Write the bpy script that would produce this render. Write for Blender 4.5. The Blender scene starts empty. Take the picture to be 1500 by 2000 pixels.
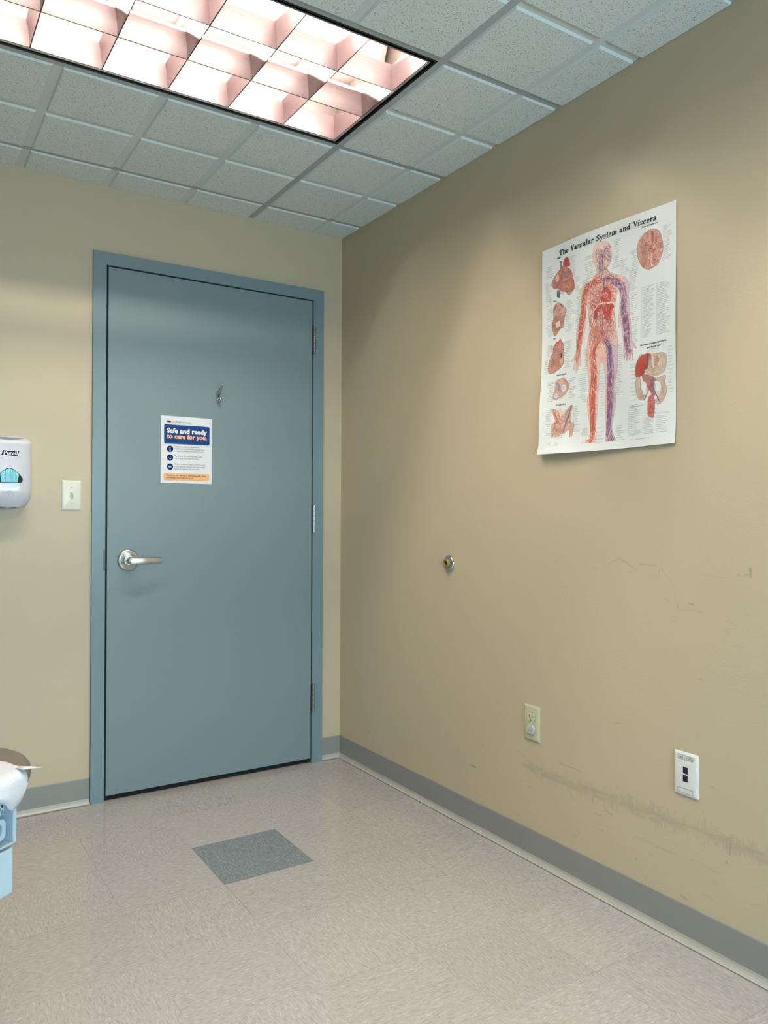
import bpy, math, random
import numpy as np
from mathutils import Vector

# ------------------------------------------------------------------ camera, light, exposure
sc = bpy.context.scene
COL = sc.collection
cam_d = bpy.data.cameras.new('camera'); cam = bpy.data.objects.new('camera', cam_d); COL.objects.link(cam)
sc.camera = cam
cam_d.sensor_fit = 'VERTICAL'; cam_d.sensor_height = 36.0; cam_d.lens = 1514.49/2000*36.0
cam_d.clip_start = 0.05; cam_d.clip_end = 50
def aim():
    y, p, r = 0.5690, 0.00446, 0.00437
    f = Vector((math.sin(y)*math.cos(p), math.cos(y)*math.cos(p), math.sin(p)))
    rt = Vector((math.cos(y), -math.sin(y), 0)); up = rt.cross(f)
    R = math.cos(r)*rt + math.sin(r)*up; Uv = -math.sin(r)*rt + math.cos(r)*up
    from mathutils import Matrix
    M = Matrix((R, Uv, -f)).transposed().to_4x4()
    M.translation = Vector((-1.7782, -3.1543, 1.1242))
    cam.matrix_world = M
aim()
TUBE_STRENGTH = 225.0
TUBE_COLOR = (1.0, 0.93, 0.78)
DAY_POWER = 180.0
DAY_COLOR = (0.60, 0.87, 1.0)
EXPOSURE = 0.06
world = bpy.data.worlds.new('world'); sc.world = world; world.use_nodes = True
world.node_tree.nodes['Background'].inputs[0].default_value = (0.55, 0.75, 1.0, 1)
world.node_tree.nodes['Background'].inputs[1].default_value = 1.5
vs = sc.view_settings
sc.display_settings.display_device = 'sRGB'
vs.view_transform = 'Standard'; vs.look = 'None'; vs.gamma = 1.0; vs.use_curve_mapping = False
vs.exposure = EXPOSURE
sc.cycles.use_denoising = True
sc.cycles.max_bounces = 10; sc.cycles.diffuse_bounces = 6; sc.cycles.glossy_bounces = 5
sc.cycles.sample_clamp_indirect = 6.0
sc.cycles.caustics_reflective = True

# room
H = 2.4184; XT = -0.4582; Y1 = -0.170; U = 0.3048
ROOM_L = -3.6; ROOM_F = -4.7; TH = 0.15
DL, DR, DT = -1.0545, -0.1578, 2.0965      # door leaf
IL, IR, IT = -1.0625, -0.1535, 2.1015      # frame inner edge
FL, FR, FT = -1.1124, -0.1008, 2.1514      # frame outer edge
AX, AY = -0.9097, -0.6024                  # corner of the accent floor tile

# daylight through the window behind the photographer
WX0, WX1, WZ0, WZ1 = -1.95, -0.25, 0.35, 1.75
ld = bpy.data.lights.new('daylight', 'AREA'); lo = bpy.data.objects.new('daylight', ld); COL.objects.link(lo)
ld.shape = 'RECTANGLE'; ld.size = 2.0; ld.size_y = 1.3; ld.energy = DAY_POWER; ld.color = DAY_COLOR
lo.location = ((WX0+WX1)/2, ROOM_F-0.6, 1.45); lo.rotation_euler = (math.radians(84), 0, 0)

# ------------------------------------------------------------------ materials
def mat(name, color, rough=0.5, metal=0.0, var=0.04, vscale=30, bump=0.0, bscale=200, spec=0.5, coat=0.0, trans=0.0, emit=None, attr=None, aniso=0.0):
    m = bpy.data.materials.new(name); m.use_nodes = True
    nt = m.node_tree; n = nt.nodes; l = nt.links; b = n['Principled BSDF']
    b.inputs['Roughness'].default_value = rough; b.inputs['Metallic'].default_value = metal
    b.inputs['Specular IOR Level'].default_value = spec
    b.inputs['Coat Weight'].default_value = coat
    b.inputs['Anisotropic'].default_value = aniso
    tc = n.new('ShaderNodeTexCoord')
    nz = n.new('ShaderNodeTexNoise'); nz.inputs['Scale'].default_value = vscale; nz.inputs['Detail'].default_value = 3
    l.new(tc.outputs['Object'], nz.inputs['Vector'])
    mr = n.new('ShaderNodeMapRange'); mr.inputs['To Min'].default_value = 1-var; mr.inputs['To Max'].default_value = 1+var
    l.new(nz.outputs['Fac'], mr.inputs['Value'])
    mx = n.new('ShaderNodeMix'); mx.data_type = 'RGBA'; mx.blend_type = 'MULTIPLY'; mx.inputs[0].default_value = 1.0
    mx.inputs[6].default_value = (*color, 1); l.new(mr.outputs[0], mx.inputs[7])
    if attr:
        a = n.new('ShaderNodeAttribute'); a.attribute_name = attr; l.new(a.outputs['Color'], mx.inputs[6])
    l.new(mx.outputs[2], b.inputs['Base Color'])
    if trans: b.inputs['Transmission Weight'].default_value = trans
    if emit:
        b.inputs['Emission Color'].default_value = (*emit[0], 1); b.inputs['Emission Strength'].default_value = emit[1]
    if bump:
        n2 = n.new('ShaderNodeTexNoise'); n2.inputs['Scale'].default_value = bscale; n2.inputs['Detail'].default_value = 3
        l.new(tc.outputs['Object'], n2.inputs['Vector'])
        bp = n.new('ShaderNodeBump'); bp.inputs['Strength'].default_value = bump; bp.inputs['Distance'].default_value = 0.001
        l.new(n2.outputs['Fac'], bp.inputs['Height']); l.new(bp.outputs[0], b.inputs['Normal'])
    return m

WALLC = (0.465, 0.389, 0.271)
M = {}
M['wall'] = mat('wall_paint', WALLC, 0.48, var=0.02, vscale=3, bump=0.35, bscale=160)
M['walldirt'] = mat('wall_paint_scuffed', WALLC, 0.48, var=0.02, vscale=3, bump=0.35, bscale=160, attr='tone')
M['door'] = mat('door_paint', (0.165, 0.220, 0.236), 0.38, var=0.02, vscale=2, bump=0.08, bscale=120)
M['frame'] = mat('frame_paint', (0.155, 0.222, 0.25), 0.34, var=0.03, vscale=6, bump=0.08, bscale=90)
M['cove'] = mat('cove_vinyl', (0.225, 0.228, 0.215), 0.42, var=0.03, vscale=8, bump=0.05)
M['toe'] = mat('cove_toe_vinyl', (0.36, 0.34, 0.30), 0.35, var=0.08, vscale=25)
M['dark'] = mat('dark_void', (0.006, 0.006, 0.007), 0.9)
M['black'] = mat('black_parts_and_gaps', (0.008, 0.008, 0.009), 0.45)
M['tee'] = mat('tee_metal', (0.36, 0.40, 0.42), 0.5, var=0.03)
M['nickel'] = mat('satin_nickel', (0.62, 0.62, 0.60), 0.32, 1.0, var=0.05, aniso=0.4)
M['chrome'] = mat('chrome', (0.55, 0.57, 0.57), 0.10, 1.0, var=0.03)
M['steel'] = mat('hinge_steel', (0.36, 0.38, 0.38), 0.35, 1.0, var=0.06)
M['ivory'] = mat('ivory_plastic', (0.62, 0.62, 0.53), 0.35)
M['ivory2'] = mat('almond_plastic', (0.47, 0.44, 0.29), 0.35)
M['ivory3'] = mat('almond_device', (0.52, 0.50, 0.37), 0.3)
M['clear'] = mat('outlet_cover_plastic', (0.42, 0.43, 0.39), 0.22)
M['white'] = mat('white_plastic', (0.62, 0.62, 0.60), 0.3)
M['wlabel'] = mat('label_window', (0.60, 0.58, 0.57), 0.25)  # duller white of the label strips
M['greyink'] = mat('grey_ink', (0.13, 0.13, 0.13), 0.5)
M['jack'] = mat('blue_jack', (0.008, 0.03, 0.075), 0.3)
M['rubber'] = mat('olive_rubber', (0.20, 0.155, 0.04), 0.5)
M['paper'] = mat('sheet_paper', (0.66, 0.66, 0.675), 0.5, var=0.01)
M['navy'] = mat('navy_ink', (0.003, 0.040, 0.17), 0.5, spec=0.25)
M['navyd'] = mat('dark_navy_ink', (0.004, 0.006, 0.075), 0.5, spec=0.2)
M['strike'] = mat('dark_strike', (0.10, 0.11, 0.11), 0.45, 0.6)
M['peach'] = mat('peach_ink', (0.85, 0.40, 0.24), 0.4)
M['orange'] = mat('orange_ink', (0.78, 0.40, 0.16), 0.4, var=0.12, vscale=14)
M['ink'] = mat('black_ink', (0.012, 0.012, 0.014), 0.4)
M['blueink'] = mat('pale_blue_ink', (0.16, 0.33, 0.62), 0.4)
M['poster'] = mat('poster_print', (1, 1, 1), 0.28, var=0.01, attr='ink')
M['disp'] = mat('dispenser_plastic', (0.54, 0.54, 0.585), 0.22)
M['dispgrey'] = mat('dispenser_print', (0.18, 0.22, 0.27), 0.4)
M['smoke'] = mat('smoked_window', (0.01, 0.016, 0.018), 0.1)
M['gel'] = mat('gel_bag', (0.30, 0.68, 0.78), 0.12, var=0.25, vscale=180)
M['gelshade'] = mat('gel_fold_shade', (0.08, 0.33, 0.46), 0.12, var=0.3, vscale=180)
M['tabplast'] = mat('table_plastic', (0.42, 0.54, 0.62), 0.3)
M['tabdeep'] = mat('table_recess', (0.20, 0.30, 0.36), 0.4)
M['vinyl'] = mat('brown_vinyl', (0.125, 0.098, 0.082), 0.45, bump=0.2, bscale=300)
M['exam'] = mat('exam_paper', (0.48, 0.495, 0.54), 0.6, var=0.05, vscale=60, bump=0.5, bscale=90)
M['reflector'] = mat('reflector_metal', (0.092, 0.058, 0.062), 0.45, 0.3, var=0.01)
M['housing'] = mat('housing_enamel', (0.05, 0.036, 0.035), 0.4)
M['louvre_edge'] = mat('louvre_edge', (0.03, 0.025, 0.03), 0.5)
M['trim'] = mat('light_trim', (0.20, 0.20, 0.185), 0.35)
M['glass'] = mat('window_glass', (1, 1, 1), 0.0, trans=1.0, var=0)
M['tube'] = mat('lamp_tube', (0.9, 0.9, 0.9), 0.4, emit=(TUBE_COLOR, TUBE_STRENGTH))

def ceiling_mat(name, base, pits):
    m = mat(name, base, 0.85, var=0.04, vscale=5)
    nt = m.node_tree; n = nt.nodes; l = nt.links; b = n['Principled BSDF']
    if not pits: return m
    tc = n.new('ShaderNodeTexCoord')
    mp = n.new('ShaderNodeMapping'); mp.inputs['Scale'].default_value = (1.0, 0.55, 1.0)
    mp.inputs['Rotation'].default_value = (0, 0, 0.5)
    l.new(tc.outputs['Object'], mp.inputs[0])
    nz = n.new('ShaderNodeTexNoise'); nz.inputs['Scale'].default_value = 330; nz.inputs['Detail'].default_value = 2.0; nz.inputs['Roughness'].default_value = 0.45
    l.new(mp.outputs[0], nz.inputs['Vector'])
    big = n.new('ShaderNodeTexNoise'); big.inputs['Scale'].default_value = 55; l.new(tc.outputs['Object'], big.inputs['Vector'])
    ad = n.new('ShaderNodeMath'); ad.operation = 'MULTIPLY_ADD'; ad.inputs[1].default_value = 0.16; l.new(big.outputs['Fac'], ad.inputs[0]); l.new(nz.outputs['Fac'], ad.inputs[2])
    cr = n.new('ShaderNodeValToRGB'); cr.color_ramp.elements[0].position = 0.412; cr.color_ramp.elements[0].color = (0.30, 0.30, 0.30, 1)
    cr.color_ramp.elements[1].position = 0.448; cr.color_ramp.elements[1].color = (1, 1, 1, 1)
    l.new(ad.outputs[0], cr.inputs[0])
    mul = n.new('ShaderNodeMix'); mul.data_type = 'RGBA'; mul.blend_type = 'MULTIPLY'; mul.inputs[0].default_value = 1
    src = b.inputs['Base Color'].links[0].from_socket
    l.new(src, mul.inputs[6]); l.new(cr.outputs[0], mul.inputs[7]); l.new(mul.outputs[2], b.inputs['Base Color'])
    bp = n.new('ShaderNodeBump'); bp.inputs['Distance'].default_value = 0.003; bp.inputs['Strength'].default_value = 0.6
    l.new(cr.outputs[0], bp.inputs['Height']); l.new(bp.outputs[0], b.inputs['Normal'])
    return m
M['tile'] = ceiling_mat('ceiling_tile_fissured', (0.66, 0.72, 0.71), True)
M['groove'] = ceiling_mat('ceiling_tile_groove', (0.58, 0.64, 0.64), False)

def floor_mat():
    m = bpy.data.materials.new('vinyl_floor_tiles'); m.use_nodes = True
    nt = m.node_tree; n = nt.nodes; l = nt.links; b = n['Principled BSDF']
    def math_(op, a, c=None, d=None):
        x = n.new('ShaderNodeMath'); x.operation = op
        for i, v in enumerate((a, c, d)):
            if v is None: continue
            if isinstance(v, (int, float)): x.inputs[i].default_value = v
            else: l.new(v, x.inputs[i])
        return x.outputs[0]
    tc = n.new('ShaderNodeTexCoord'); sp = n.new('ShaderNodeSeparateXYZ'); l.new(tc.outputs['Object'], sp.inputs[0])
    gx = math_('DIVIDE', math_('SUBTRACT', sp.outputs[0], AX), U)
    gy = math_('DIVIDE', math_('SUBTRACT', sp.outputs[1], AY), U)
    ix = math_('FLOOR', gx); iy = math_('FLOOR', gy)
    fx = math_('FRACT', gx); fy = math_('FRACT', gy)
    par = math_('ABSOLUTE', math_('MODULO', math_('ADD', ix, iy), 2.0))
    cid = n.new('ShaderNodeCombineXYZ'); l.new(ix, cid.inputs[0]); l.new(iy, cid.inputs[1])
    wn = n.new('ShaderNodeTexWhiteNoise'); wn.noise_dimensions = '2D'; l.new(cid.outputs[0], wn.inputs['Vector'])
    # streak direction turns a quarter from tile to tile
    xa = math_('ADD', math_('MULTIPLY', sp.outputs[0], math_('SUBTRACT', 1.0, par)), math_('MULTIPLY', sp.outputs[1], par))
    ya = math_('ADD', math_('MULTIPLY', sp.outputs[1], math_('SUBTRACT', 1.0, par)), math_('MULTIPLY', sp.outputs[0], par))
    cv = n.new('ShaderNodeCombineXYZ')
    l.new(math_('MULTIPLY', xa, 60.0), cv.inputs[0]); l.new(math_('MULTIPLY', ya, 210.0), cv.inputs[1])
    l.new(math_('MULTIPLY', wn.outputs['Value'], 37.0), cv.inputs[2])
    nz = n.new('ShaderNodeTexNoise'); nz.inputs['Scale'].default_value = 1.0; nz.inputs['Detail'].default_value = 3.5; nz.inputs['Distortion'].default_value = 0.6
    l.new(cv.outputs[0], nz.inputs['Vector'])
    cr = n.new('ShaderNodeValToRGB'); e = cr.color_ramp.elements
    e[0].position = 0.30; e[0].color = (0.285, 0.248, 0.241, 1); e[1].position = 0.72; e[1].color = (0.436, 0.396, 0.391, 1)
    k = e.new(0.46); k.color = (0.346, 0.307, 0.299, 1); k = e.new(0.57); k.color = (0.362, 0.323, 0.314, 1)
    l.new(nz.outputs['Fac'], cr.inputs[0])
    ca = n.new('ShaderNodeValToRGB'); e = ca.color_ramp.elements
    e[0].position = 0.33; e[0].color = (0.130, 0.148, 0.160, 1); e[1].position = 0.70; e[1].color = (0.225, 0.245, 0.258, 1)
    k = e.new(0.50); k.color = (0.168, 0.186, 0.198, 1)
    l.new(nz.outputs['Fac'], ca.inputs[0])
    isx = math_('COMPARE', ix, 0.0, 0.1); isy = math_('COMPARE', iy, -1.0, 0.1); acc = math_('MULTIPLY', isx, isy)
    mx = n.new('ShaderNodeMix'); mx.data_type = 'RGBA'; l.new(acc, mx.inputs[0]); l.new(cr.outputs[0], mx.inputs[6]); l.new(ca.outputs[0], mx.inputs[7])
    # per-tile tone
    tone = n.new('ShaderNodeMapRange'); tone.inputs['To Min'].default_value = 0.965; tone.inputs['To Max'].default_value = 1.03; l.new(wn.outputs['Value'], tone.inputs['Value'])
    dx = math_('MINIMUM', fx, math_('SUBTRACT', 1.0, fx)); dy = math_('MINIMUM', fy, math_('SUBTRACT', 1.0, fy)); dd = math_('MINIMUM', dx, dy)
    n3 = n.new('ShaderNodeTexNoise'); n3.inputs['Scale'].default_value = 3.0; l.new(tc.outputs['Object'], n3.inputs['Vector'])
    seamw = math_('MULTIPLY', math_('SUBTRACT', n3.outputs['Fac'], 0.44), 0.03)
    seam = math_('SUBTRACT', 1.0, math_('MULTIPLY', math_('LESS_THAN', dd, seamw), 0.18))
    # scuffs
    n4 = n.new('ShaderNodeTexNoise'); n4.inputs['Scale'].default_value = 19.0; n4.inputs['Detail'].default_value = 4; l.new(tc.outputs['Object'], n4.inputs['Vector'])
    sc_ = math_('SUBTRACT', 1.0, math_('MULTIPLY', math_('GREATER_THAN', n4.outputs['Fac'], 0.735), 0.25))
    tot = math_('MULTIPLY', math_('MULTIPLY', tone.outputs[0], seam), sc_)
    mul = n.new('ShaderNodeMix'); mul.data_type = 'RGBA'; mul.blend_type = 'MULTIPLY'; mul.inputs[0].default_value = 1
    l.new(mx.outputs[2], mul.inputs[6]); l.new(tot, mul.inputs[7]); l.new(mul.outputs[2], b.inputs['Base Color'])
    rr = n.new('ShaderNodeMapRange'); rr.inputs['To Min'].default_value = 0.06; rr.inputs['To Max'].default_value = 0.12; l.new(n3.outputs['Fac'], rr.inputs['Value'])
    l.new(rr.outputs[0], b.inputs['Roughness']); b.inputs['Specular IOR Level'].default_value = 0.55
    bp = n.new('ShaderNodeBump'); bp.inputs['Strength'].default_value = 0.08; bp.inputs['Distance'].default_value = 0.002
    n5 = n.new('ShaderNodeTexNoise'); n5.inputs['Scale'].default_value = 14; l.new(tc.outputs['Object'], n5.inputs['Vector'])
    l.new(n5.outputs['Fac'], bp.inputs['Height']); l.new(bp.outputs[0], b.inputs['Normal'])
    return m
M['floor'] = floor_mat()

# ------------------------------------------------------------------ builders
def wloc(o):
    v = Vector(o.location)
    while o.parent: o = o.parent; v += o.location
    return v
class MB:
    def __init__(s): s.v = []; s.f = []; s.m = []
    def face(s, pts, mi=0):
        b = len(s.v); s.v += [tuple(p) for p in pts]; s.f.append(tuple(range(b, b+len(pts)))); s.m.append(mi); return s
    def box(s, x0, y0, z0, x1, y1, z1, mi=0, T=None):
        c = [(x, y, z) for z in (z0, z1) for y in (y0, y1) for x in (x0, x1)]
        if T: c = [T(*p) for p in c]
        b = len(s.v); s.v += c
        for f in ((0, 2, 3, 1), (4, 5, 7, 6), (0, 1, 5, 4), (2, 6, 7, 3), (0, 4, 6, 2), (1, 3, 7, 5)):
            s.f.append(tuple(b+i for i in f)); s.m.append(mi)
        return s
    def loft(s, rings, close=True, caps=True, mi=0):
        b = len(s.v); k = len(rings[0])
        for r in rings: s.v += [tuple(p) for p in r]
        for i in range(len(rings)-1):
            for j in range(k if close else k-1):
                a = b+i*k+j; c = b+i*k+(j+1) % k
                s.f.append((a, c, c+k, a+k)); s.m.append(mi)
        if caps:
            s.f.append(tuple(b+j for j in range(k-1, -1, -1))); s.m.append(mi)
            s.f.append(tuple(b+(len(rings)-1)*k+j for j in range(k))); s.m.append(mi)
        return s
    def grid(s, rows, mi=0):
        return s.loft(rows, close=False, caps=False, mi=mi)
    def build(s, name, mats, parent=None, smooth=False, bevel=0, seg=2, angle=40):
        me = bpy.data.meshes.new(name); off = wloc(parent) if parent else Vector((0, 0, 0))
        me.from_pydata([tuple(Vector(p)-off) for p in s.v], [], s.f)
        if not isinstance(mats, (list, tuple)): mats = [mats]
        for m in mats: me.materials.append(m)
        if len(mats) > 1: me.polygons.foreach_set('material_index', s.m)
        me.update()
        o = bpy.data.objects.new(name, me); COL.objects.link(o)
        if parent: o.parent = parent
        if smooth: me.polygons.foreach_set('use_smooth', [True]*len(me.polygons))
        if bevel:
            bv = o.modifiers.new('bevel', 'BEVEL'); bv.width = bevel; bv.segments = seg; bv.limit_method = 'ANGLE'; bv.angle_limit = math.radians(30)
        if smooth or bevel:
            try: me.set_sharp_from_angle(angle=math.radians(angle))
            except Exception: pass
        return o
def struct(o): o['kind'] = 'structure'; return o
def thing(name, loc, label, cat, group=None):
    o = bpy.data.objects.new(name, None); COL.objects.link(o); o.location = loc; o.empty_display_size = 0.05
    o['label'] = label; o['category'] = cat
    if group: o['group'] = group
    return o
def lathe(prof, c, axis, n=40, mi=0, mb=None):
    """profile [(dist along axis, radius)] turned about axis through c"""
    mb = mb or MB(); a = Vector(axis).normalized(); t = Vector((0, 0, 1)) if abs(a.z) < .9 else Vector((1, 0, 0))
    e1 = a.cross(t).normalized(); e2 = a.cross(e1)
    rings = [[Vector(c)+a*d+(e1*math.cos(2*math.pi*i/n)+e2*math.sin(2*math.pi*i/n))*r for i in range(n)] for d, r in prof]
    return mb.loft(rings, mi=mi)
def rrect(x0, y0, x1, y1, r, n=6):
    P = []
    for cx, cy, a0 in ((x1-r, y0+r, -90), (x1-r, y1-r, 0), (x0+r, y1-r, 90), (x0+r, y0+r, 180)):
        for i in range(n+1):
            a = math.radians(a0+90*i/n); P.append((cx+r*math.cos(a), cy+r*math.sin(a)))
    return P
_tc = {}
def text2d(s, bold=0.0, shear=0.0):
    """outline of a line of text as flat faces, cap height about 0.73 at size 1"""
    key = (s, bold, shear)
    if key in _tc: return _tc[key]
    cu = bpy.data.curves.new('t', 'FONT'); cu.body = s; cu.size = 1.0; cu.offset = bold; cu.shear = shear; cu.resolution_u = 3
    if bold: cu.space_character = 1.0+bold*1.2
    ob = bpy.data.objects.new('t', cu); COL.objects.link(ob)
    dg = bpy.context.evaluated_depsgraph_get(); me = ob.evaluated_get(dg).to_mesh()
    V = [(v.co.x, v.co.y) for v in me.vertices]; F = [tuple(p.vertices) for p in me.polygons]
    ob.evaluated_get(dg).to_mesh_clear(); bpy.data.objects.remove(ob); bpy.data.curves.remove(cu)
    x0 = min(v[0] for v in V); x1 = max(v[0] for v in V)
    V = [(v[0]-x0, v[1]) for v in V]
    _tc[key] = (V, F, x1-x0); return _tc[key]
def add_text(mb, s, P, x, y, width=None, size=None, height=None, bold=0.0, mi=0, align='l'):
    V, F, w = text2d(s, bold)
    sx = (width/w) if width else size; sy = size if size else sx
    if height: sy = height/0.73
    if align == 'c': x -= w*sx/2
    b = len(mb.v); mb.v += [tuple(P(x+a*sx, y+c*sy)) for a, c in V]
    for f in F: mb.f.append(tuple(b+i for i in f)); mb.m.append(mi)

# ------------------------------------------------------------------ shell
fl = struct(MB().box(ROOM_L-TH, ROOM_F-TH, -0.1, TH, TH, 0.0).build('floor', M['floor']))

# back wall with the door opening, closed behind the leaf by a dark backing
OX0, OX1, OZ = -1.095, -0.118, 2.135
w = MB()
w.box(ROOM_L-TH, 0, 0, OX0, TH, H+0.25).box(OX1, 0, 0, TH, TH, H+0.25).box(OX0, 0, OZ, OX1, TH, H+0.25)
w.box(OX0, 0.11, 0, OX1, TH, OZ, mi=1)
struct(w.build('wall_back', [M['wall'], M['dark']]))

# marks on the right wall (width mm, strength, points as distance from the corner and height, mm)
SCR=[(2,0.35,[(1595,984),(1636,1005),(1699,972)]),(2,0.2,[(1642,999),(1690,975)]),(3,0.3,[(1708,990),(1765,990)]),(2,0.2,[(1740,962),(1771,954),(1774,982)]),(2,0.25,[(1777,983),(1815,944),(1831,886)]),(4,0.5,[(1831,886),(1832,884)]),(4,0.6,[(1869,895),(1880,894)]),(3,0.2,[(1834,879),(1906,877)]),(6,0.2,[(1793,903),(1802,896)]),(2,0.35,[(1533,970),(1553,969)]),(2,0.3,[(1374,978),(1386,982)]),(7,0.7,[(2038,997),(2039,993)]),(5,0.7,[(2039,990),(2040,979)]),(3,0.5,[(2022,980),(2040,984)]),(6,0.35,[(2006,981),(2009,980)]),(2,0.25,[(1908,974),(1967,971)]),(3,0.5,[(1975,836),(1980,834)]),(3,0.2,[(1685,772),(1703,771)]),(3,0.4,[(1900,702),(1910,702)]),(2,0.6,[(1622,525),(1643,530)]),(4,0.2,[(1894,555),(1895,550)]),(2,0.4,[(1478,670),(1479,665)]),(2,0.15,[(1378,900),(1422,903),(1429,877),(1393,868)]),(6,0.7,[(963,223),(992,224)]),(4,0.3,[(1020,316),(1037,310)]),(2,0.5,[(1399,351),(1489,348)]),(2,0.3,[(1408,349),(1455,349)]),(2,0.4,[(1434,296),(1460,250)]),(3,0.45,[(1546,238),(1575,241)]),(3,0.45,[(1585,262),(1612,256)]),(2,0.3,[(1493,223),(1508,225)]),(3,0.35,[(1477,168),(1485,158)]),(3,0.3,[(1554,197),(1581,198)]),(2,0.3,[(1456,145),(1481,149)]),(2,0.35,[(1768,220),(1831,222)]),(2,0.2,[(1692,222),(1768,223)]),(4,0.4,[(1693,160),(1698,160)]),(3,0.3,[(1741,191),(1752,193)]),(3,0.5,[(1765,331),(1770,331)]),(5,0.6,[(1976,257),(1978,255)]),(5,0.5,[(1844,120),(1864,116)]),(2,0.25,[(1871,225),(1887,226)]),(2,0.25,[(1914,225),(1949,221)]),(3,0.5,[(1932,433),(1940,434)]),(3,0.3,[(1906,363),(1910,362)]),(2,0.2,[(1908,149),(1932,154)]),(2,0.25,[(2043,180),(2070,189)]),(3,0.4,[(1210,126),(1214,124)]),(2,0.3,[(1251,250),(1257,250)]),(2,0.3,[(1943,195),(1952,192)]),(3,0.6,[(243,179),(264,177)])]
BAND=[(1140,308),(1308,299),(1451,295),(1565,301),(1671,304),(1762,310),(1834,306),(1902,311),(1972,309),(2032,311),(2080,303)]

# right wall: one mesh, with a fine patch that carries the scuffs as paint tone
def right_wall():
    ya, yb, za, zb, st = 0.0, 2.40, 0.104, 1.30, 0.003
    ny = int(round((yb-ya)/st)); nz = int(round((zb-za)/st))
    A = np.zeros((nz+1, ny+1))                        # dirt 0..1
    Y = ya+np.arange(ny+1)*st; Z = za+np.arange(nz+1)*st
    rnd = random.Random(4)
    def line(p, q, wd, al):
        p = np.array(p, float); q = np.array(q, float); R = wd
        i0 = max(0, int((min(p[0], q[0])-R-ya)/st)); i1 = min(ny, int((max(p[0], q[0])+R-ya)/st)+1)
        j0 = max(0, int((min(p[1], q[1])-R-za)/st)); j1 = min(nz, int((max(p[1], q[1])+R-za)/st)+1)
        if i0 >= i1 or j0 >= j1: return
        yy, zz = np.meshgrid(Y[i0:i1+1], Z[j0:j1+1]); d = q-p; L = max(d@d, 1e-9)
        t = np.clip(((yy-p[0])*d[0]+(zz-p[1])*d[1])/L, 0, 1)
        D = np.hypot(yy-p[0]-t*d[0], zz-p[1]-t*d[1])
        a = al*np.clip(1.25-D/(wd*0.5+0.001), 0, 1)
        A[j0:j1+1, i0:i1+1] = np.maximum(A[j0:j1+1, i0:i1+1], a)
    for wd, al, pts in SCR:
        for k in range(len(pts)-1):
            line([c/1000 for c in pts[k]], [c/1000 for c in pts[k+1]], max(wd, 2.2)/1000, al*.68)
    # the dark smear where a chair or table rubbed: short upright strokes along a band
    bp = [(p[0]/1000, p[1]/1000) for p in BAND]
    bx = [p[0] for p in bp]; bz = [p[1] for p in bp]
    dens = {0: .1, 1: .3, 2: .55, 3: .8, 4: .6, 5: 1.0, 6: .45, 7: .75, 8: .6, 9: 1.0, 10: .5}
    for k in range(900):
        y = rnd.uniform(1.24, 2.12); z0 = float(np.interp(y, bx, bz))
        dd = float(np.interp(y, bx, [dens[i] for i in range(11)]))*(0.55+0.45*math.sin(y*61)*math.sin(y*23))
        if rnd.random() > dd+0.12: continue
        h = rnd.uniform(.004, .018); zc = z0+rnd.gauss(0, .010)
        line((y, zc-h), (y+rnd.uniform(-.002, .002), zc+h), .003, rnd.uniform(.08, .32)*(0.4+dd))
    for k in range(260):
        y = rnd.uniform(1.24, 2.14); z0 = float(np.interp(y, bx, bz))
        l_ = rnd.uniform(.008, .05); zc = z0+rnd.gauss(0, .006)
        line((y, zc), (y+l_, zc+rnd.uniform(-.003, .003)), .010, rnd.uniform(.05, .26))
    for k in range(80):
        y = rnd.uniform(.25, 2.3); z = rnd.choice([rnd.uniform(.12, .36), rnd.uniform(.2, 1.05)]); l_ = rnd.uniform(.003, .03); a = rnd.uniform(-.6, .6)
        line((y, z), (y+l_*math.cos(a), z+l_*math.sin(a)), .003, rnd.uniform(.03, .10))
    base = np.array(WALLC); dirt = np.array((0.15, 0.125, 0.105))
    C = base[None, None]*(1-A[..., None])+dirt[None, None]*A[..., None]
    V = np.zeros(((ny+1)*(nz+1), 3)); V[:, 1] = -np.tile(Y, nz+1); V[:, 2] = np.repeat(Z, ny+1)
    idx = np.arange((ny+1)*(nz+1)).reshape(nz+1, ny+1)
    F = np.stack([idx[:-1, :-1], idx[1:, :-1], idx[1:, 1:], idx[:-1, 1:]], -1).reshape(-1, 4)
    F = F[:, ::-1]
    n0 = len(V)
    ye, ze = Y[-1], Z[-1]; far = ROOM_F-TH
    ex = [(0, 0, 0), (0, far, 0), (0, far, za), (0, -ye, za), (0, 0, za), (0, -ye, ze), (0, far, ze), (0, 0, ze), (0, far, H+.25), (0, 0, H+.25),
          (TH, 0, 0), (TH, far, 0), (TH, far, H+.25), (TH, 0, H+.25)]
    EF = [(0, 1, 2, 3, 4), (3, 2, 6, 5), (7, 5, 6, 8, 9), (10, 13, 12, 11), (9, 8, 12, 13), (1, 11, 12, 8, 6, 2), (0, 10, 11, 1), (0, 4, 7, 9, 13, 10)]
    me = bpy.data.meshes.new('wall_right')
    verts = np.vstack([V, np.array(ex, float)])
    faces = [tuple(int(i) for i in f) for f in F]+[tuple(n0+i for i in f) for f in EF]
    me.from_pydata(verts.tolist(), [], faces)
    ca = me.color_attributes.new('tone', 'FLOAT_COLOR', 'POINT')
    cc = np.ones((len(verts), 4)); cc[:n0, :3] = C.reshape(-1, 3); cc[n0:, :3] = base
    ca.data.foreach_set('color', cc.ravel().astype(np.float32))
    me.materials.append(M['walldirt']); me.update()
    o = bpy.data.objects.new('wall_right', me); COL.objects.link(o); return o
struct(right_wall())
struct(MB().box(ROOM_L-TH, ROOM_F-TH, 0, ROOM_L, 0, H+.25).build('wall_left', M['wall']))
w = MB()
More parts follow.
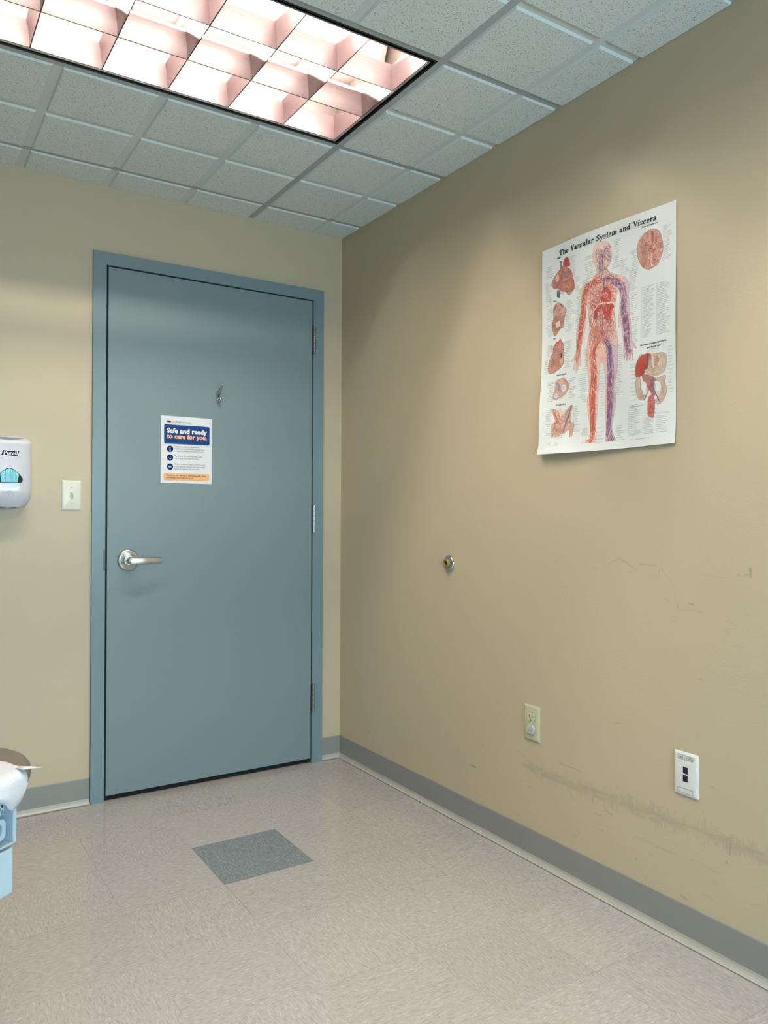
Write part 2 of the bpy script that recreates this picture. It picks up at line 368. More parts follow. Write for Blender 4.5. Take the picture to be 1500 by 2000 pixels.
w.box(ROOM_L, ROOM_F-TH, 0, WX0, ROOM_F, H+.25).box(WX1, ROOM_F-TH, 0, 0, ROOM_F, H+.25)
w.box(WX0, ROOM_F-TH, 0, WX1, ROOM_F, WZ0).box(WX0, ROOM_F-TH, WZ1, WX1, ROOM_F, H+.25)
struct(w.build('wall_front', M['wall']))
w = MB(); t = 0.045
w.box(WX0, ROOM_F-.11, WZ0, WX0+t, ROOM_F-.05, WZ1).box(WX1-t, ROOM_F-.11, WZ0, WX1, ROOM_F-.05, WZ1)
w.box(WX0+t, ROOM_F-.11, WZ0, WX1-t, ROOM_F-.05, WZ0+t).box(WX0+t, ROOM_F-.11, WZ1-t, WX1-t, ROOM_F-.05, WZ1)
w.box((WX0+WX1)/2-.02, ROOM_F-.11, WZ0+t, (WX0+WX1)/2+.02, ROOM_F-.05, WZ1-t)
win = struct(w.build('window_1', M['white'], bevel=.003))

# ceiling: fissured lay-in tiles, each foot-square field raised between a tee or a scored groove
LIGHTS = [(-4, 2)]      # (first column from the tee, first row): four feet by two feet
def is_light(i, j):
    return any(a <= i < a+4 and b <= j < b+2 for a, b in ALL_LIGHTS)
ALL_LIGHTS = [(-4, 2), (-4, 6)]
c = MB(); drop = .006
i0 = -11; i1 = 2; j0 = -1; j1 = 16
for i in range(i0, i1):
    for j in range(j0, j1):
        if is_light(i, j): continue
        xa, xb = XT+i*U, XT+(i+1)*U; ya, yb = Y1-(j+1)*U, Y1-j*U
        xs = [max(xa, ROOM_L), min(xb, 0.0)]; ys = [max(ya, ROOM_F), min(yb, 0.0)]
        if xs[1]-xs[0] < .01 or ys[1]-ys[0] < .01: continue
        ox0 = xs[0]+(.012 if xs[0] == xa else .0015); ox1 = xs[1]-(.012 if xs[1] == xb else .0015)
        oy0 = ys[0]+(.012 if ys[0] == ya else .0015); oy1 = ys[1]-(.012 if ys[1] == yb else .0015)
        b = .005
        ix0 = ox0+(b if xs[0] == xa else 0); ix1 = ox1-(b if xs[1] == xb else 0); iy0 = oy0+(b if ys[0] == ya else 0); iy1 = oy1-(b if ys[1] == yb else 0)
        top = [(ox0, oy0, H), (ox1, oy0, H), (ox1, oy1, H), (ox0, oy1, H)]
        bot = [(ix0, iy0, H-drop), (ix1, iy0, H-drop), (ix1, iy1, H-drop), (ix0, iy1, H-drop)]
        c.face([bot[3], bot[2], bot[1], bot[0]], 0)
        for k in range(4): c.face([top[k], bot[k], bot[(k+1) % 4], top[(k+1) % 4]], 1)
# the plane of the grooves, left open over the light fittings
xsL = XT-4*U; 
def slab(x0, y0, x1, y1): c.box(x0, y0, H, x1, y1, H+.02, mi=1)
slab(ROOM_L, ROOM_F, xsL, 0); slab(XT, ROOM_F, 0, 0)
prev = 0.0
for a, b in sorted(ALL_LIGHTS, key=lambda q: q[1]):
    ytop = Y1-b*U; slab(xsL, ytop, XT, prev); prev = ytop-2*U
slab(xsL, ROOM_F, XT, prev)
ceil = struct(c.build('ceiling', [M['tile'], M['groove']]))
g = MB(); e = .0012
for i in (-8, -4, 0):
    x = XT+i*U; g.box(x-.012, ROOM_F, H-e, x+.012, 0, H+.0005)
for j in range(0, 16, 2):
    y = Y1-j*U
    if y > ROOM_F: g.box(ROOM_L, y-.012, H-e*.9, 0, y+.012, H+.0004)
g.build('ceiling_grid', M['tee'], ceil)

# cove base: flat face with a flared toe, seen in section
COVE = [(.0, .1016), (.0025, .1016), (.0032, .099), (.0032, .022), (.0042, .015), (.0070, .009), (.0105, .005), (.0145, .0036), (.0145, .0016), (.0, .0016)]
def cove(name, p0, p1, n):
    d = Vector(n); mb = MB()
    rings = [[Vector(p)+d*a+Vector((0, 0, z)) for a, z in COVE] for p in (p0, p1)]
    k = len(COVE); b = 0
    mb.v = [tuple(v) for r in rings for v in r]
    for j in range(k):
        a, c_ = j, (j+1) % k
        mb.f.append((a, c_, c_+k, a+k)); mb.m.append(1 if 3 <= j <= 7 else 0)
    mb.f.append(tuple(range(k))); mb.m.append(0); mb.f.append(tuple(range(2*k-1, k-1, -1))); mb.m.append(0)
    return struct(mb.build(name, [M['cove'], M['toe']]))
cove('baseboard_back', (ROOM_L+.015, 0, 0), (FL-.001, 0, 0), (0, -1, 0))
cove('baseboard_back', (FR+.001, 0, 0), (-.0005, 0, 0), (0, -1, 0))
cove('baseboard_right', (0, -.0005, 0), (0, ROOM_F+.015, 0), (-1, 0, 0))
cove('baseboard_left', (ROOM_L, -.015, 0), (ROOM_L, ROOM_F+.015, 0), (1, 0, 0))
cove('baseboard_front', (ROOM_L+.015, ROOM_F, 0), (-.015, ROOM_F, 0), (0, 1, 0))

# ------------------------------------------------------------------ door
door = bpy.data.objects.new('door_1', None); COL.objects.link(door); door.location = ((DL+DR)/2, 0, 0); door['kind'] = 'structure'
f = MB(); FY = -.014
def frame_piece(mb):
    # mitred face of the steel frame with its return to the wall and inward to the stop
    o = [(FL, 0.0), (FL, FT), (FR, FT), (FR, 0.0)]; n_ = [(IL, 0.0), (IL, IT), (IR, IT), (IR, 0.0)]
    for k in range(3):
        mb.face([(o[k][0], FY, o[k][1]), (n_[k][0], FY, n_[k][1]), (n_[k+1][0], FY, n_[k+1][1]), (o[k+1][0], FY, o[k+1][1])][::-1])
        mb.face([(o[k][0], FY, o[k][1]), (o[k+1][0], FY, o[k+1][1]), (o[k+1][0], 0.0, o[k+1][1]), (o[k][0], 0.0, o[k][1])][::-1])
        mb.face([(n_[k][0], FY, n_[k][1]), (n_[k+1][0], FY, n_[k+1][1]), (n_[k+1][0], .038, n_[k+1][1]), (n_[k][0], .038, n_[k][1])])
frame_piece(f)
f.box(IL, .038, 0, IL+.016, .056, IT).box(IR-.016, .038, 0, IR, .056, IT).box(IL+.016, .038, IT-.016, IR-.016, .056, IT)
f.box(OX0, 0.001, 0, IL, .056, OZ).box(IR, 0.001, 0, OX1, .056, OZ).box(IL, 0.001, IT, IR, .056, OZ)
fr = f.build('door_frame', M['frame'], door)
# hairline mitre joints
s = MB()
for (xo, xi) in ((FL, IL), (FR, IR)):
    sg = .0007
    s.face([(xo, FY-.0003, FT-sg*2), (xi, FY-.0003, IT-sg*2), (xi, FY-.0003, IT+sg), (xo, FY-.0003, FT-.0001)])
s.build('mitre_joint', M['trim'], fr)
s = MB().box(IL-.0068, FY-.0012, .9045, IL+.0004, -.002, .989)
s.build('strike_plate', M['strike'], fr, bevel=.0006)
leaf = MB().box(DL, -.010, .021, DR, .034, DT).build('door_leaf', M['door'], door, bevel=.0012)
MB().box(DL-.004, .002, .0008, DR+.003, .026, .0208).build('under_door_shade', M['dark'], leaf)  # added dark strip, paints the gap under the leaf as full shadow
for zc in (1.919, 1.1072, .2985):
    h = MB(); x = -.1500; y = -.0185; L = .1215
    for k in range(5):
        z0 = zc-L/2+k*L/5+.0005; z1 = z0+L/5-.0012
        lathe([(0, .0052), (.0006, .0066), (z1-z0-.0006, .0066), (z1-z0, .0052)], (x, y, z0), (0, 0, 1), 18, mb=h)
    lathe([(0, .0048), (L+.002, .0048), (L+.004, .003)], (x, y, zc-L/2-.001), (0, 0, 1), 14, mb=h)
    h.box(DR-.0012, -.0155, zc-L/2, IR+.0018, .02, zc+L/2, mi=1)
    h.build('hinge', [M['steel'], M['black']], door, smooth=True)

# lever handle
hx, hz = -.9735, .9425
hd = lathe([(0, .0425), (.004, .0428), (.0075, .041), (.0095, .036), (.0125, .021), (.0155, .0185), (.0165, .018)], (hx, -.010, hz), (0, -1, 0), 48)
ros = hd.build('lever_handle', M['nickel'], leaf, smooth=True, angle=50)
lathe([(0, .0145), (.022, .0145), (.0225, .0135), (.026, .0135), (.0265, .0150), (.050, .0150), (.053, .013)], (hx, -.026, hz), (0, -1, 0), 32).build('spindle', M['nickel'], ros, smooth=True, angle=40)
lv = MB(); rings = []
for k in range(25):
    t_ = k/24; x = hx-.012+t_*.132
    yc = -.077-.003*math.sin(math.pi*min(1, t_*1.4))+.017*max(0, t_-.35)**1.5*1.7
    hh = .0142-.0022*t_; th = .0052-.0012*t_
    if k == 0: hh *= .45; th *= .6
    if k == 1: hh *= .86
    if k == 24: hh *= .82
    rings.append([(x, yc+th*math.sin(a)*1.0, hz-.001+hh*(math.copysign(abs(math.cos(a))**.6, math.cos(a)))) for a in [2*math.pi*q/20 for q in range(20)]])
lv.loft(rings); lv.build('lever', M['nickel'], ros, smooth=True, angle=60)

# coat hook on the door
hk = thing('coat_hook', (-.6035, -.010, 1.625), 'small chrome coat hook screwed to the blue-grey door above the notice', 'hook')
cx, cz = -.6035, 1.6225
pl = MB(); rings = []
for y, k in ((-.0102, 1.0), (-.0125, 1.0), (-.0148, .86), (-.0156, .6)):
    rings.append([(cx+.0085*k*math.copysign(abs(math.cos(a))**.8, math.cos(a)), y, cz+.0215*k*math.copysign(abs(math.sin(a))**.75, math.sin(a))) for a in [2*math.pi*q/28 for q in range(28)]])
pl.loft(rings[::-1]); pl.build('plate', M['chrome'], hk, smooth=True, angle=60)
def sweep(pts, mb=None, n=14, flat=1.0):
    """round bar through [(x, y, z, r)]; flat scales the ring across x"""
    mb = mb or MB(); rings = []
    P = [Vector(p[:3]) for p in pts]
    for i, p in enumerate(pts):
        d = (P[min(i+1, len(P)-1)]-P[max(i-1, 0)]).normalized(); e1 = Vector((1, 0, 0)); e2 = d.cross(e1).normalized()
        rings.append([P[i]+(e1*math.cos(2*math.pi*q/n)*flat+e2*math.sin(2*math.pi*q/n))*p[3] for q in range(n)])
    return mb.loft(rings)
up = [(cx, -.013, cz+.013, .0095), (cx, -.020, cz+.017, .0100), (cx, -.030, cz+.021, .0088), (cx, -.041, cz+.027, .0070), (cx, -.051, cz+.035, .0052), (cx, -.0565, cz+.0405, .0046), (cx, -.061, cz+.046, .0052), (cx, -.063, cz+.049, .0030)]
sweep(up, flat=.9).build('upper_prong', M['chrome'], hk, smooth=True, angle=70)
dn = [(cx, -.013, cz-.014, .0062), (cx, -.020, cz-.020, .0058), (cx, -.029, cz-.021, .0048), (cx, -.035, cz-.016, .0042), (cx, -.038, cz-.008, .0040), (cx, -.0385, cz-.005, .0028)]
sweep(dn, flat=1.25).build('lower_prong', M['chrome'], hk, smooth=True, angle=70)
for dz in (.004,):
    lathe([(0, .0028), (.0008, .0026)], (cx-.0005, -.0155, cz+dz-.004), (0, -1, 0), 14).build('screw', M['black'], hk)

# notice on the door
nx, nz, nw, nh = -.8458, 1.5276, .2155, .2745
no = thing('notice_sheet', (nx+nw/2, -.010, nz-nh/2), 'white notice headed Safe and ready to care for you taped to the door', 'notice')
def NP(off):
    return lambda u, v: (nx+u, -.0108-off, nz-v)
mb = MB(); NU = 12; NV = 14
def nsurf(u, v, o=0): return (nx+u, -.0108-.0012*(1-min(1, v/.03))*(1-min(1, u/.05))-o, nz-v)
mb.grid([[nsurf(nw*i/NU, nh*j/NV) for i in range(NU+1)] for j in range(NV+1)])
mb.grid([[(nx+nw*(NU-i)/NU, -.0102, nz-nh*j/NV) for i in range(NU+1)] for j in range(NV+1)])
mb.build('sheet', M['paper'], no)
def flat(pts, P, mb, mi=0): mb.face([P(*p) for p in pts], mi)
def NPt(o): return lambda u, v: (nx+u, -.0120-o, nz+v)   # v upward from the top edge
b1 = MB(); flat(rrect(.0125, -.113, .2045, -.0355, .006), NPt(.0006), b1); b1.build('banner', M['navy'], no)
b1 = MB(); flat(rrect(.0105, -.262, .2035, -.2335, .005), NPt(.0006), b1); b1.build('thank_you_bar', M['orange'], no)
t1 = MB()
add_text(t1, 'Safe and ready', NPt(.0011), .0235, -.0685, width=.170, bold=.05, mi=0)
add_text(t1, 'to care for you.', NPt(.0011), .0235, -.0905, width=.170, bold=.05, mi=1)
t1.build('heading', [M['paper'], M['peach']], no)
for lines in (((-.1265, 'The exam room is cleaned and', .104), (-.1355, 'disinfected between each patient visit', .124), (-.1445, 'to ensure a safe environment for care.', .123)),
              ((-.1655, 'Please use the hand sanitizer upon', .117), (-.1745, 'entering and leaving this room.', .104)),
              ((-.1985, 'Please continue to wear your face mask,', .131), (-.2080, 'covering your mouth and nose unless', .131), (-.2175, 'asked to remove it by our staff.', .102))):
    t2 = MB()
    for r, s_, wd in lines: add_text(t2, s_, NPt(.0006), .056, r, width=wd)
    t2.build('paragraph', M['greyink'], no)
t2 = MB()
add_text(t2, 'Thank you for helping us maintain a safe, clean,', NPt(.0011), .0215, -.2455, width=.169, bold=.012)
add_text(t2, 'and healthy environment for all.', NPt(.0011), .0215, -.2555, width=.115, bold=.012)
t2.build('thank_you_text', M['navyd'], no)
def flat(pts, P, mb, mi=0): mb.face([P(*p) for p in pts], mi)
t2 = MB()
add_text(t2, 'Medline Health', NPt(.0006), .060, -.0262, width=.064, mi=0)
flat(rrect(.0245, -.0262, .0405, -.0195, .0006, 2), NPt(.0006), t2, 1)
flat(rrect(.0420, -.0262, .0565, -.0195, .0006, 2), NPt(.0006), t2, 2)
t2.build('logo', [M['greyink'], M['navyd'], M['peach']], no)
def disc(cx, cy, r, P, mb, mi=0, n=28): mb.face([P(cx+r*math.cos(2*math.pi*i/n), cy+r*math.sin(2*math.pi*i/n)) for i in range(n)], mi)
ic = MB()
for k, cy in enumerate((-.1345, -.1705, -.2075)):
    disc(.0375, cy, .0130, NPt(.0006), ic, 0)
    P = NPt(.0011)
    if k == 0:   # spray bottle
        flat([(.0335, cy+.002), (.0355, cy+.0065), (.0405, cy+.0075), (.0395, cy+.003), (.0375, cy+.001)], P, ic, 1)
        flat([(.0355, cy-.009), (.0340, cy-.004), (.0375, cy+.001), (.0405, cy-.003), (.0400, cy-.009)], P, ic, 1)
    elif k == 1:  # hand under a drop
        flat([(.0315, cy-.001), (.0345, cy-.006), (.0400, cy-.007), (.0450, cy-.001), (.0430, cy-.0005), (.0390, cy-.003), (.0350, cy-.0015)], P, ic, 1)
        disc(.0378, cy+.0035, .0021, P, ic, 1, 14); flat([(.0360, cy+.0045), (.0396, cy+.0045), (.0378, cy+.0085)], P, ic, 1)
    else:        # mask
        flat([(.0305, cy+.003), (.0375, cy+.0045), (.0445, cy+.003), (.0435, cy-.003), (.0375, cy-.0065), (.0315, cy-.003)], P, ic, 1)
ic.build('icon_badge', [M['navyd'], M['blueink']], no)

# ------------------------------------------------------------------ wall plates
def plate(name, parent, m, c, axis, w_=.0705, h_=.1145, d=.0062):
    """bevelled plate on the wall; axis 'y' faces -y, 'x' faces -x"""
    rings = []
    for off, k in ((0.0003, 0.0), (.0022, 0.0), (.0050, .0032), (d, .0062)):
        r = rrect(-w_/2+k, -h_/2+k, w_/2-k, h_/2-k, .0022+k*.2, 4)
        rings.append([PT(c, axis, a, b_, off) for a, b_ in r])
    mb = MB(); mb.loft(rings); return mb.build(name, m, parent, smooth=True, angle=25)
def PT(c, axis, a, b_, off):
    # a to the viewer's right, b up, off out of the wall
    if axis == 'y': return (c[0]+a, -off, c[2]+b_)
    return (-off, c[1]-a, c[2]+b_)
sw = thing('light_switch', (-1.1855, 0, 1.196), 'ivory toggle light switch plate between the sanitizer dispenser and the door frame', 'light switch')
C_ = (-1.1855, 0, 1.196); plate('wall_plate', sw, M['ivory'], C_, 'y')
mb = MB(); mb.loft([[PT(C_, 'y', a, b_, o) for a, b_ in rrect(-.0052, -.0122, .0052, .0122, .001, 3)] for o in (.0055, .0066)]); mb.build('toggle_slot', M['black'], sw)
mb = MB(); mb.v = []
lo_ = [(-.0042, -.0035), (.0042, -.0035), (.0042, .0060), (-.0042, .0060)]
hi_ = [(-.0034, .0055), (.0034, .0055), (.0034, .0105), (-.0034, .0105)]
mb.loft([[PT(C_, 'y', a, b_, .0062) for a, b_ in lo_], [PT(C_, 'y', a, b_, .0175) for a, b_ in hi_]])
mb.loft([[PT(C_, 'y', a, b_, .0064) for a, b_ in ((-.0042, -.0108), (.0042, -.0108), (.0042, -.0035), (-.0042, -.0035))], [PT(C_, 'y', a, b_, .0078) for a, b_ in ((-.0038, -.0088), (.0038, -.0088), (.0038, -.0035), (-.0038, -.0035))]])
mb.build('toggle', M['ivory'], sw, bevel=.0005)
for dz in (.0302, -.0302):
    lathe([(0, .0034), (.0012, .0030), (.0016, .0018)], (C_[0], -.006, C_[2]+dz), (0, -1, 0), 16).build('screw', M['steel'], sw, smooth=True)

ou = thing('electrical_outlet', (0, -1.2806, .4487), 'almond duplex outlet with its lower socket capped on the right wall', 'outlet')
C_ = (0, -1.2806, .4487); plate('wall_plate', ou, M['ivory2'], C_, 'x')
def sock(cb, m, name, off0, off1, grow=0):
    pts = []
    for q in range(40):
        a = 2*math.pi*q/40; x = (.0172+grow)*math.cos(a); y = (.0172+grow)*math.sin(a); y = max(-.0140-grow, min(.0140+grow, y)); pts.append((x, y+cb))
    mb = MB(); mb.loft([[PT(C_, 'x', a, b_, off0) for a, b_ in pts], [PT(C_, 'x', a, b_, off1) for a, b_ in pts]]); return mb
sock(.0195, None, '', .0055, .0064, .0009).build('socket_gap', M['black'], ou)
s1 = sock(.0195, None, '', .0055, .0080).build('socket', M['ivory3'], ou)
mb = MB()
for a0, a1, b0, b1_ in ((-.0078, -.0052, .0005, .0095), (.0050, .0078, .0000, .0105)):
    mb.loft([[PT(C_, 'x', a, b_+.0175, o) for a, b_ in ((a0, b0), (a1, b0), (a1, b1_), (a0, b1_))] for o in (.0078, .0083)])
mb.loft([[PT(C_, 'x', .0003+.0024*math.cos(q*math.pi/6), .0105+.0030*math.sin(q*math.pi/6), o) for q in range(12)] for o in (.0078, .0083)])
mb.build('slots', M['black'], s1)
lathe([(0, .0036), (.0012, .003), (.0016, .0016)], (-.006, C_[1], C_[2]), (-1, 0, 0), 16).build('screw', M['ivory3'], ou, smooth=True)
sock(-.0195, None, '', .0055, .0064, .0009).build('socket_gap', M['ivory2'], ou)
cp = sock(-.0195, None, '', .0060, .0125, .0004).build('safety_cap', M['clear'], ou, bevel=.0014)
mb = MB()
for a in (-.0055, .0045):
    mb.loft([[PT(C_, 'x', a+.0018*math.cos(q*math.pi/5), -.0255+.0020*math.sin(q*math.pi/5), o) for q in range(10)] for o in (.0124, .0128)])
mb.build('cap_mark', M['greyink'], cp)

dp = thing('data_outlet', (0, -1.8612, .4455), 'white data plate with two dark blue jacks low on the right wall', 'data outlet')
C_ = (0, -1.8612, .4455); plate('wall_plate', dp, M['white'], C_, 'x', .0728, .1150)
for b_ in (.0105, -.0105):
    mb = MB(); mb.loft([[PT(C_, 'x', x, y+b_, o) for x, y in rrect(-.0074, -.0088, .0074, .0088, .0006, 2)] for o in (.0055, .0064)])
    j = mb.build('jack', M['jack'], dp)
    mb = MB(); mb.loft([[PT(C_, 'x', x, y+b_, o) for x, y in ((-.0060, -.0076), (.0060, -.0076), (.0060, .0030), (-.0060, .0030))] for o in (.0064, .0067)]); mb.build('opening', M['black'], j)
for b_, wn_ in ((.0440, 1), (-.0430, 0)):
    mb = MB(); P = lambda a, b2, o=.0064: PT(C_, 'x', a, b2, o)
    r0 = rrect(-.0235, b_-.0062, .0235, b_+.0062, .0006, 1); r1 = rrect(-.0226, b_-.0053, .0226, b_+.0053, .0004, 1)
    for k in range(len(r0)):
        k2 = (k+1) % len(r0); mb.face([P(*r0[k]), P(*r0[k2]), P(*r1[k2]), P(*r1[k])], 1)
    mb.face([P(*q) for q in r1], 0)
    if wn_: add_text(mb, '169 - C/D', lambda a, b2: PT(C_, 'x', a, b2, .0068), -.0200, b_-.0034, width=.040, height=.0066, bold=.01, mi=1)
    mb.build('label_window', [M['wlabel'], M['greyink']], dp)

ds = thing('door_stop', (0, -.8322, .9457), 'round chrome wall door stop with an olive rubber bumper', 'door stop')
c0 = (0, -.8322, .9457)
lathe([(.0003, .0300), (.0015, .0305), (.004, .0302), (.0075, .0275), (.0095, .0240), (.0105, .0195), (.0100, .0170)], c0, (-1, 0, 0), 44).build('flange', M['chrome'], ds, smooth=True, angle=60)
lathe([(.006, .0185), (.012, .0180), (.017, .0165), (.0205, .0148), (.0215, .0128), (.0205, .0108), (.014, .0095), (.010, .0085)], c0, (-1, 0, 0), 40).build('rubber_bumper', M['rubber'], ds, smooth=True, angle=70)
lathe([(.0098, .0089), (.0112, .0085)], c0, (-1, 0, 0), 24).build('bumper_hole', M['black'], ds)

# ------------------------------------------------------------------ hand sanitizer dispenser
sx, sz0, sz1 = -1.4160, 1.1500, 1.4060
sd = thing('sanitizer_dispenser', (sx, 0, sz0), 'white hand sanitizer dispenser with a blue gel window on the wall left of the switch', 'sanitizer dispenser')
def sprof(t):
    w_ = .0825; d_ = .098
    if t > .90: k = (t-.90)/.10; w_ -= .020*k**2.4; d_ -= .030*k**1.6
    if t < .22: k = (.22-t)/.22; w_ -= .022*k**2.6; d_ -= .020*k**1.5
    d_ -= .012*max(0, t-.30)
    return w_, d_
def sfront(x, z, off=0.0):
    w_, d_ = sprof((z-sz0)/(sz1-sz0)); r = min(.999, abs((x-sx)/w_)); return -(d_*(1-r**4.5)**(1/4.5))-off
mb = MB(); rings = []
NZ = 40
for k in range(NZ+1):
    t_ = k/NZ; w_, d_ = sprof(t_); z = sz0+t_*(sz1-sz0); ring = []
    for q in range(41):
        a = math.pi*q/40; cx_, sy_ = math.cos(a), math.sin(a)
        ring.append((sx+w_*math.copysign(abs(cx_)**(2/4.5), cx_), -.0005-d_*abs(sy_)**(2/4.5), z))
    rings.append(ring)
mb.loft(rings); mb.build('cover', M['disp'], sd, smooth=True, angle=50)
SP = lambda off: (lambda x, z: (x, sfront(x, z, off), z))
# dark refill seam on the top shoulder
mb = MB(); n_ = 24
top = [(sx-.055+.110*i/n_, sz1-.006+.001*math.sin(math.pi*i/n_)) for i in range(n_+1)]
bot = [(sx-.055+.110*i/n_, sz1-.006-.010*math.sin(math.pi*i/n_)) for i in range(n_+1)]
mb.grid([[SP(.0012)(*p) for p in top], [SP(.0012)(*p) for p in bot]]); mb.build('finger_slot', M['dispgrey'], sd)
# raised front panel outline
mb = MB(); A_ = []; B_ = []
for i in range(41):
    t_ = i/40; x = sx+.071-.006*t_-.030*t_**3; z = 1.372-.150*t_
    A_.append(SP(.0010)(x, z)); B_.append(SP(.0010)(x-.0018, z))
mb.grid([A_, B_])
A_ = []; B_ = []
for i in range(41):
    t_ = -1+2*i/40; x = sx+.071*t_; z = 1.372+.006*(1-t_*t_)
    A_.append(SP(.0010)(x, z)); B_.append(SP(.0010)(x, z-.0016))
mb.grid([A_, B_]); mb.build('panel_edge', M['disp'], sd)
# logo: navy flag with a white rim and white lettering
lx, lz = -1.4105, 1.3425
def flag(k, g):
    P = []; n_ = 18
    for i in range(n_+1):
        t_ = i/n_; sl = (.0035 if i else 0)*0
        P.append((lx-.0305-g+(.0540+2*g)*t_, lz-.0098-g+.0030*math.sin(math.pi*min(1, t_*1.4))*.6-.0012*t_-(.0016 if i == 0 else 0)))
    for i in range(n_+1):
        t_ = 1-i/n_; P.append((lx-.0235-g+(.0545+2*g)*t_, lz+.0100+g-.0028*math.sin(math.pi*t_)+(.0012 if i == 0 else 0)))
    return P
def fstrip(k, g, off, mb, mi=0):
    P = flag(k, g); n_ = len(P)//2; a = P[:n_]; b_ = P[n_:][::-1]
    mb.grid([[SP(off)(*p) for p in b_], [SP(off)(*p) for p in a]], mi)
mb = MB(); fstrip(1, .0020, .0009, mb, 1); fstrip(1, 0, .0013, mb, 0)
def slab_word(s_, x, z, w_, cap, P, mb, mi, shear=.16):
    total = sum(GP[ch][0] for ch in s_); k = w_/total; q = 0
    for ch in s_:
        for poly in GP[ch][1]: mb.face([P(x+(q+a+shear*b_)*k, z+b_*cap) for a, b_ in poly], mi)
        q += GP[ch][0]
def bx_(x0, y0, x1, y1): return [[(x0, y0), (x1, y0), (x1, y1), (x0, y1)]]
def arc_(cx, cy, rx, ry, tx, ty, a0, a1, n_=12):
    o_ = []
    for i in range(n_):
        a = math.radians(a0+(a1-a0)*i/n_); b_ = math.radians(a0+(a1-a0)*(i+1)/n_)
        o_.append([(cx+rx*math.cos(a), cy+ry*math.sin(a)), (cx+rx*math.cos(b_), cy+ry*math.sin(b_)), (cx+(rx-tx)*math.cos(b_), cy+(ry-ty)*math.sin(b_)), (cx+(rx-tx)*math.cos(a), cy+(ry-ty)*math.sin(a))])
    return o_
GP = {'P': (.76, bx_(.08, 0, .28, 1)+bx_(0, 0, .36, .07)+bx_(0, .93, .3, 1)+arc_(.34, .73, .32, .27, .19, .09, -90, 90)+bx_(.26, .91, .36, 1)+bx_(.26, .46, .36, .55)),
      'u': (.66, bx_(.06, .2, .22, .64)+bx_(0, .58, .2, .64)+arc_(.27, .22, .21, .24, .16, .09, 180, 350)+bx_(.40, 0, .56, .64)+bx_(.54, 0, .64, .07)),
      'r': (.48, bx_(.06, 0, .22, .64)+bx_(0, .58, .2, .64)+bx_(0, 0, .30, .07)+arc_(.34, .42, .15, .24, .09, .12, 50, 165)),
      'e': (.54, arc_(.27, .32, .24, .33, .16, .08, 0, 315)+bx_(.12, .30, .50, .37)),
      'l': (.32, bx_(.06, 0, .23, 1)+bx_(0, .93, .2, 1)+bx_(0, 0, .29, .07))}
slab_word('Purell', lx-.0235, lz-.0070, .047, .0145, SP(.0018), mb, 1)
mb.build('logo', [M['navyd'], M['white']], sd)
# window with the blue gel bag behind
wx, wz = -1.4130, 1.2355
out = [(-.044, .010), (-.041, .018), (-.034, .029), (-.022, .041), (-.010, .050), (0, .0535), (.010, .050), (.022, .041), (.034, .029), (.041, .018), (.044, .010), (.042, .003), (.036, .0), (.0, .0), (-.036, .0), (-.042, .003)]
def fanstrip(poly, off, mb, mi=0, n=28):
    # horizontal strips so that the shape follows the curved front
    xs = [p[0] for p in poly]; x0, x1 = min(xs), max(xs); tops = []; bots = []
    for i in range(n+1):
        x = x0+(x1-x0)*(i+.001)/(n+.002); hit = []
        for k in range(len(poly)):
            a, b_ = poly[k], poly[(k+1) % len(poly)]
            if (a[0]-x)*(b_[0]-x) <= 0 and a[0] != b_[0]: hit.append(a[1]+(b_[1]-a[1])*(x-a[0])/(b_[0]-a[0]))
        if len(hit) < 2: continue
        tops.append((wx+x, wz+max(hit))); bots.append((wx+x, wz+min(hit)))
    rows = [[SP(off)(a[0], a[1]+(b_[1]-a[1])*j/6) for a, b_ in zip(tops, bots)] for j in range(7)]
    mb.grid(rows, mi)
mb = MB(); fanstrip([(a*1.03, b_*1.03-.0006) for a, b_ in out], .0009, mb, 0); vw = mb.build('view_window', M['smoke'], sd)
bag = [(-.031, .030), (-.022, .040), (-.010, .048), (0, .0515), (.010, .048), (.022, .040), (.031, .030), (.026, .002), (-.026, .002)]
mb = MB(); fanstrip(bag, .0016, mb, 0, 60)
ncol = 60
for i in range(len(mb.f)):
    c_ = i % ncol; mb.m[i] = 1 if (c_ % 8 in (0, 1) or (c_ % 8 == 4 and i//ncol > 1)) else 0  # shade in the pleat valleys painted as darker gel columns
for i, v in enumerate(mb.v):   # pleats
    mb.v[i] = (v[0], v[1]-.0014*abs(math.sin((v[0]-wx)*math.pi/.0078+math.sin((v[2]-wz)*70)*.7)), v[2])
mb.build('gel_bag', [M['gel'], M['gelshade']], vw)
mb = MB()
add_text(mb, 'Automatic Dispenser', SP(.0010), wx-.029, 1.2262, width=.056, height=.0034, mi=0)
add_text(mb, 'Place Hands Below', SP(.0010), wx-.024, 1.2192, width=.047, height=.0036, bold=.012, mi=0)
def stroke(pts, w_, P, mb, mi=0):
    for k in range(len(pts)-1):
        a = Vector(pts[k]); b_ = Vector(pts[k+1]); d_ = (b_-a); nn = Vector((-d_.y, d_.x)).normalized()*w_/2
        mb.face([P(*(a+nn)), P(*(b_+nn)), P(*(b_-nn)), P(*(a-nn))][::-1], mi)
ix, iz = wx-.0015, 1.2010
for pl_ in ([(-.009, .0115), (-.002, .0078), (-.0015, .003)], [(.009, .0115), (.002, .0078), (.0015, .003)], [(-.014, -.013), (-.0145, -.005), (-.009, -.001), (-.003, .003), (.003, .003), (.009, -.001), (.0145, -.005), (.014, -.013)],
            [(-.009, -.001), (-.003, -.005), (.003, -.005), (.009, -.001)], [(-.002, -.011), (0, -.007), (.002, -.011)]):
    stroke([(ix+a, iz+b_) for a, b_ in pl_], .0008, SP(.0010), mb)
mb.build('instructions', M['dispgrey'], sd)
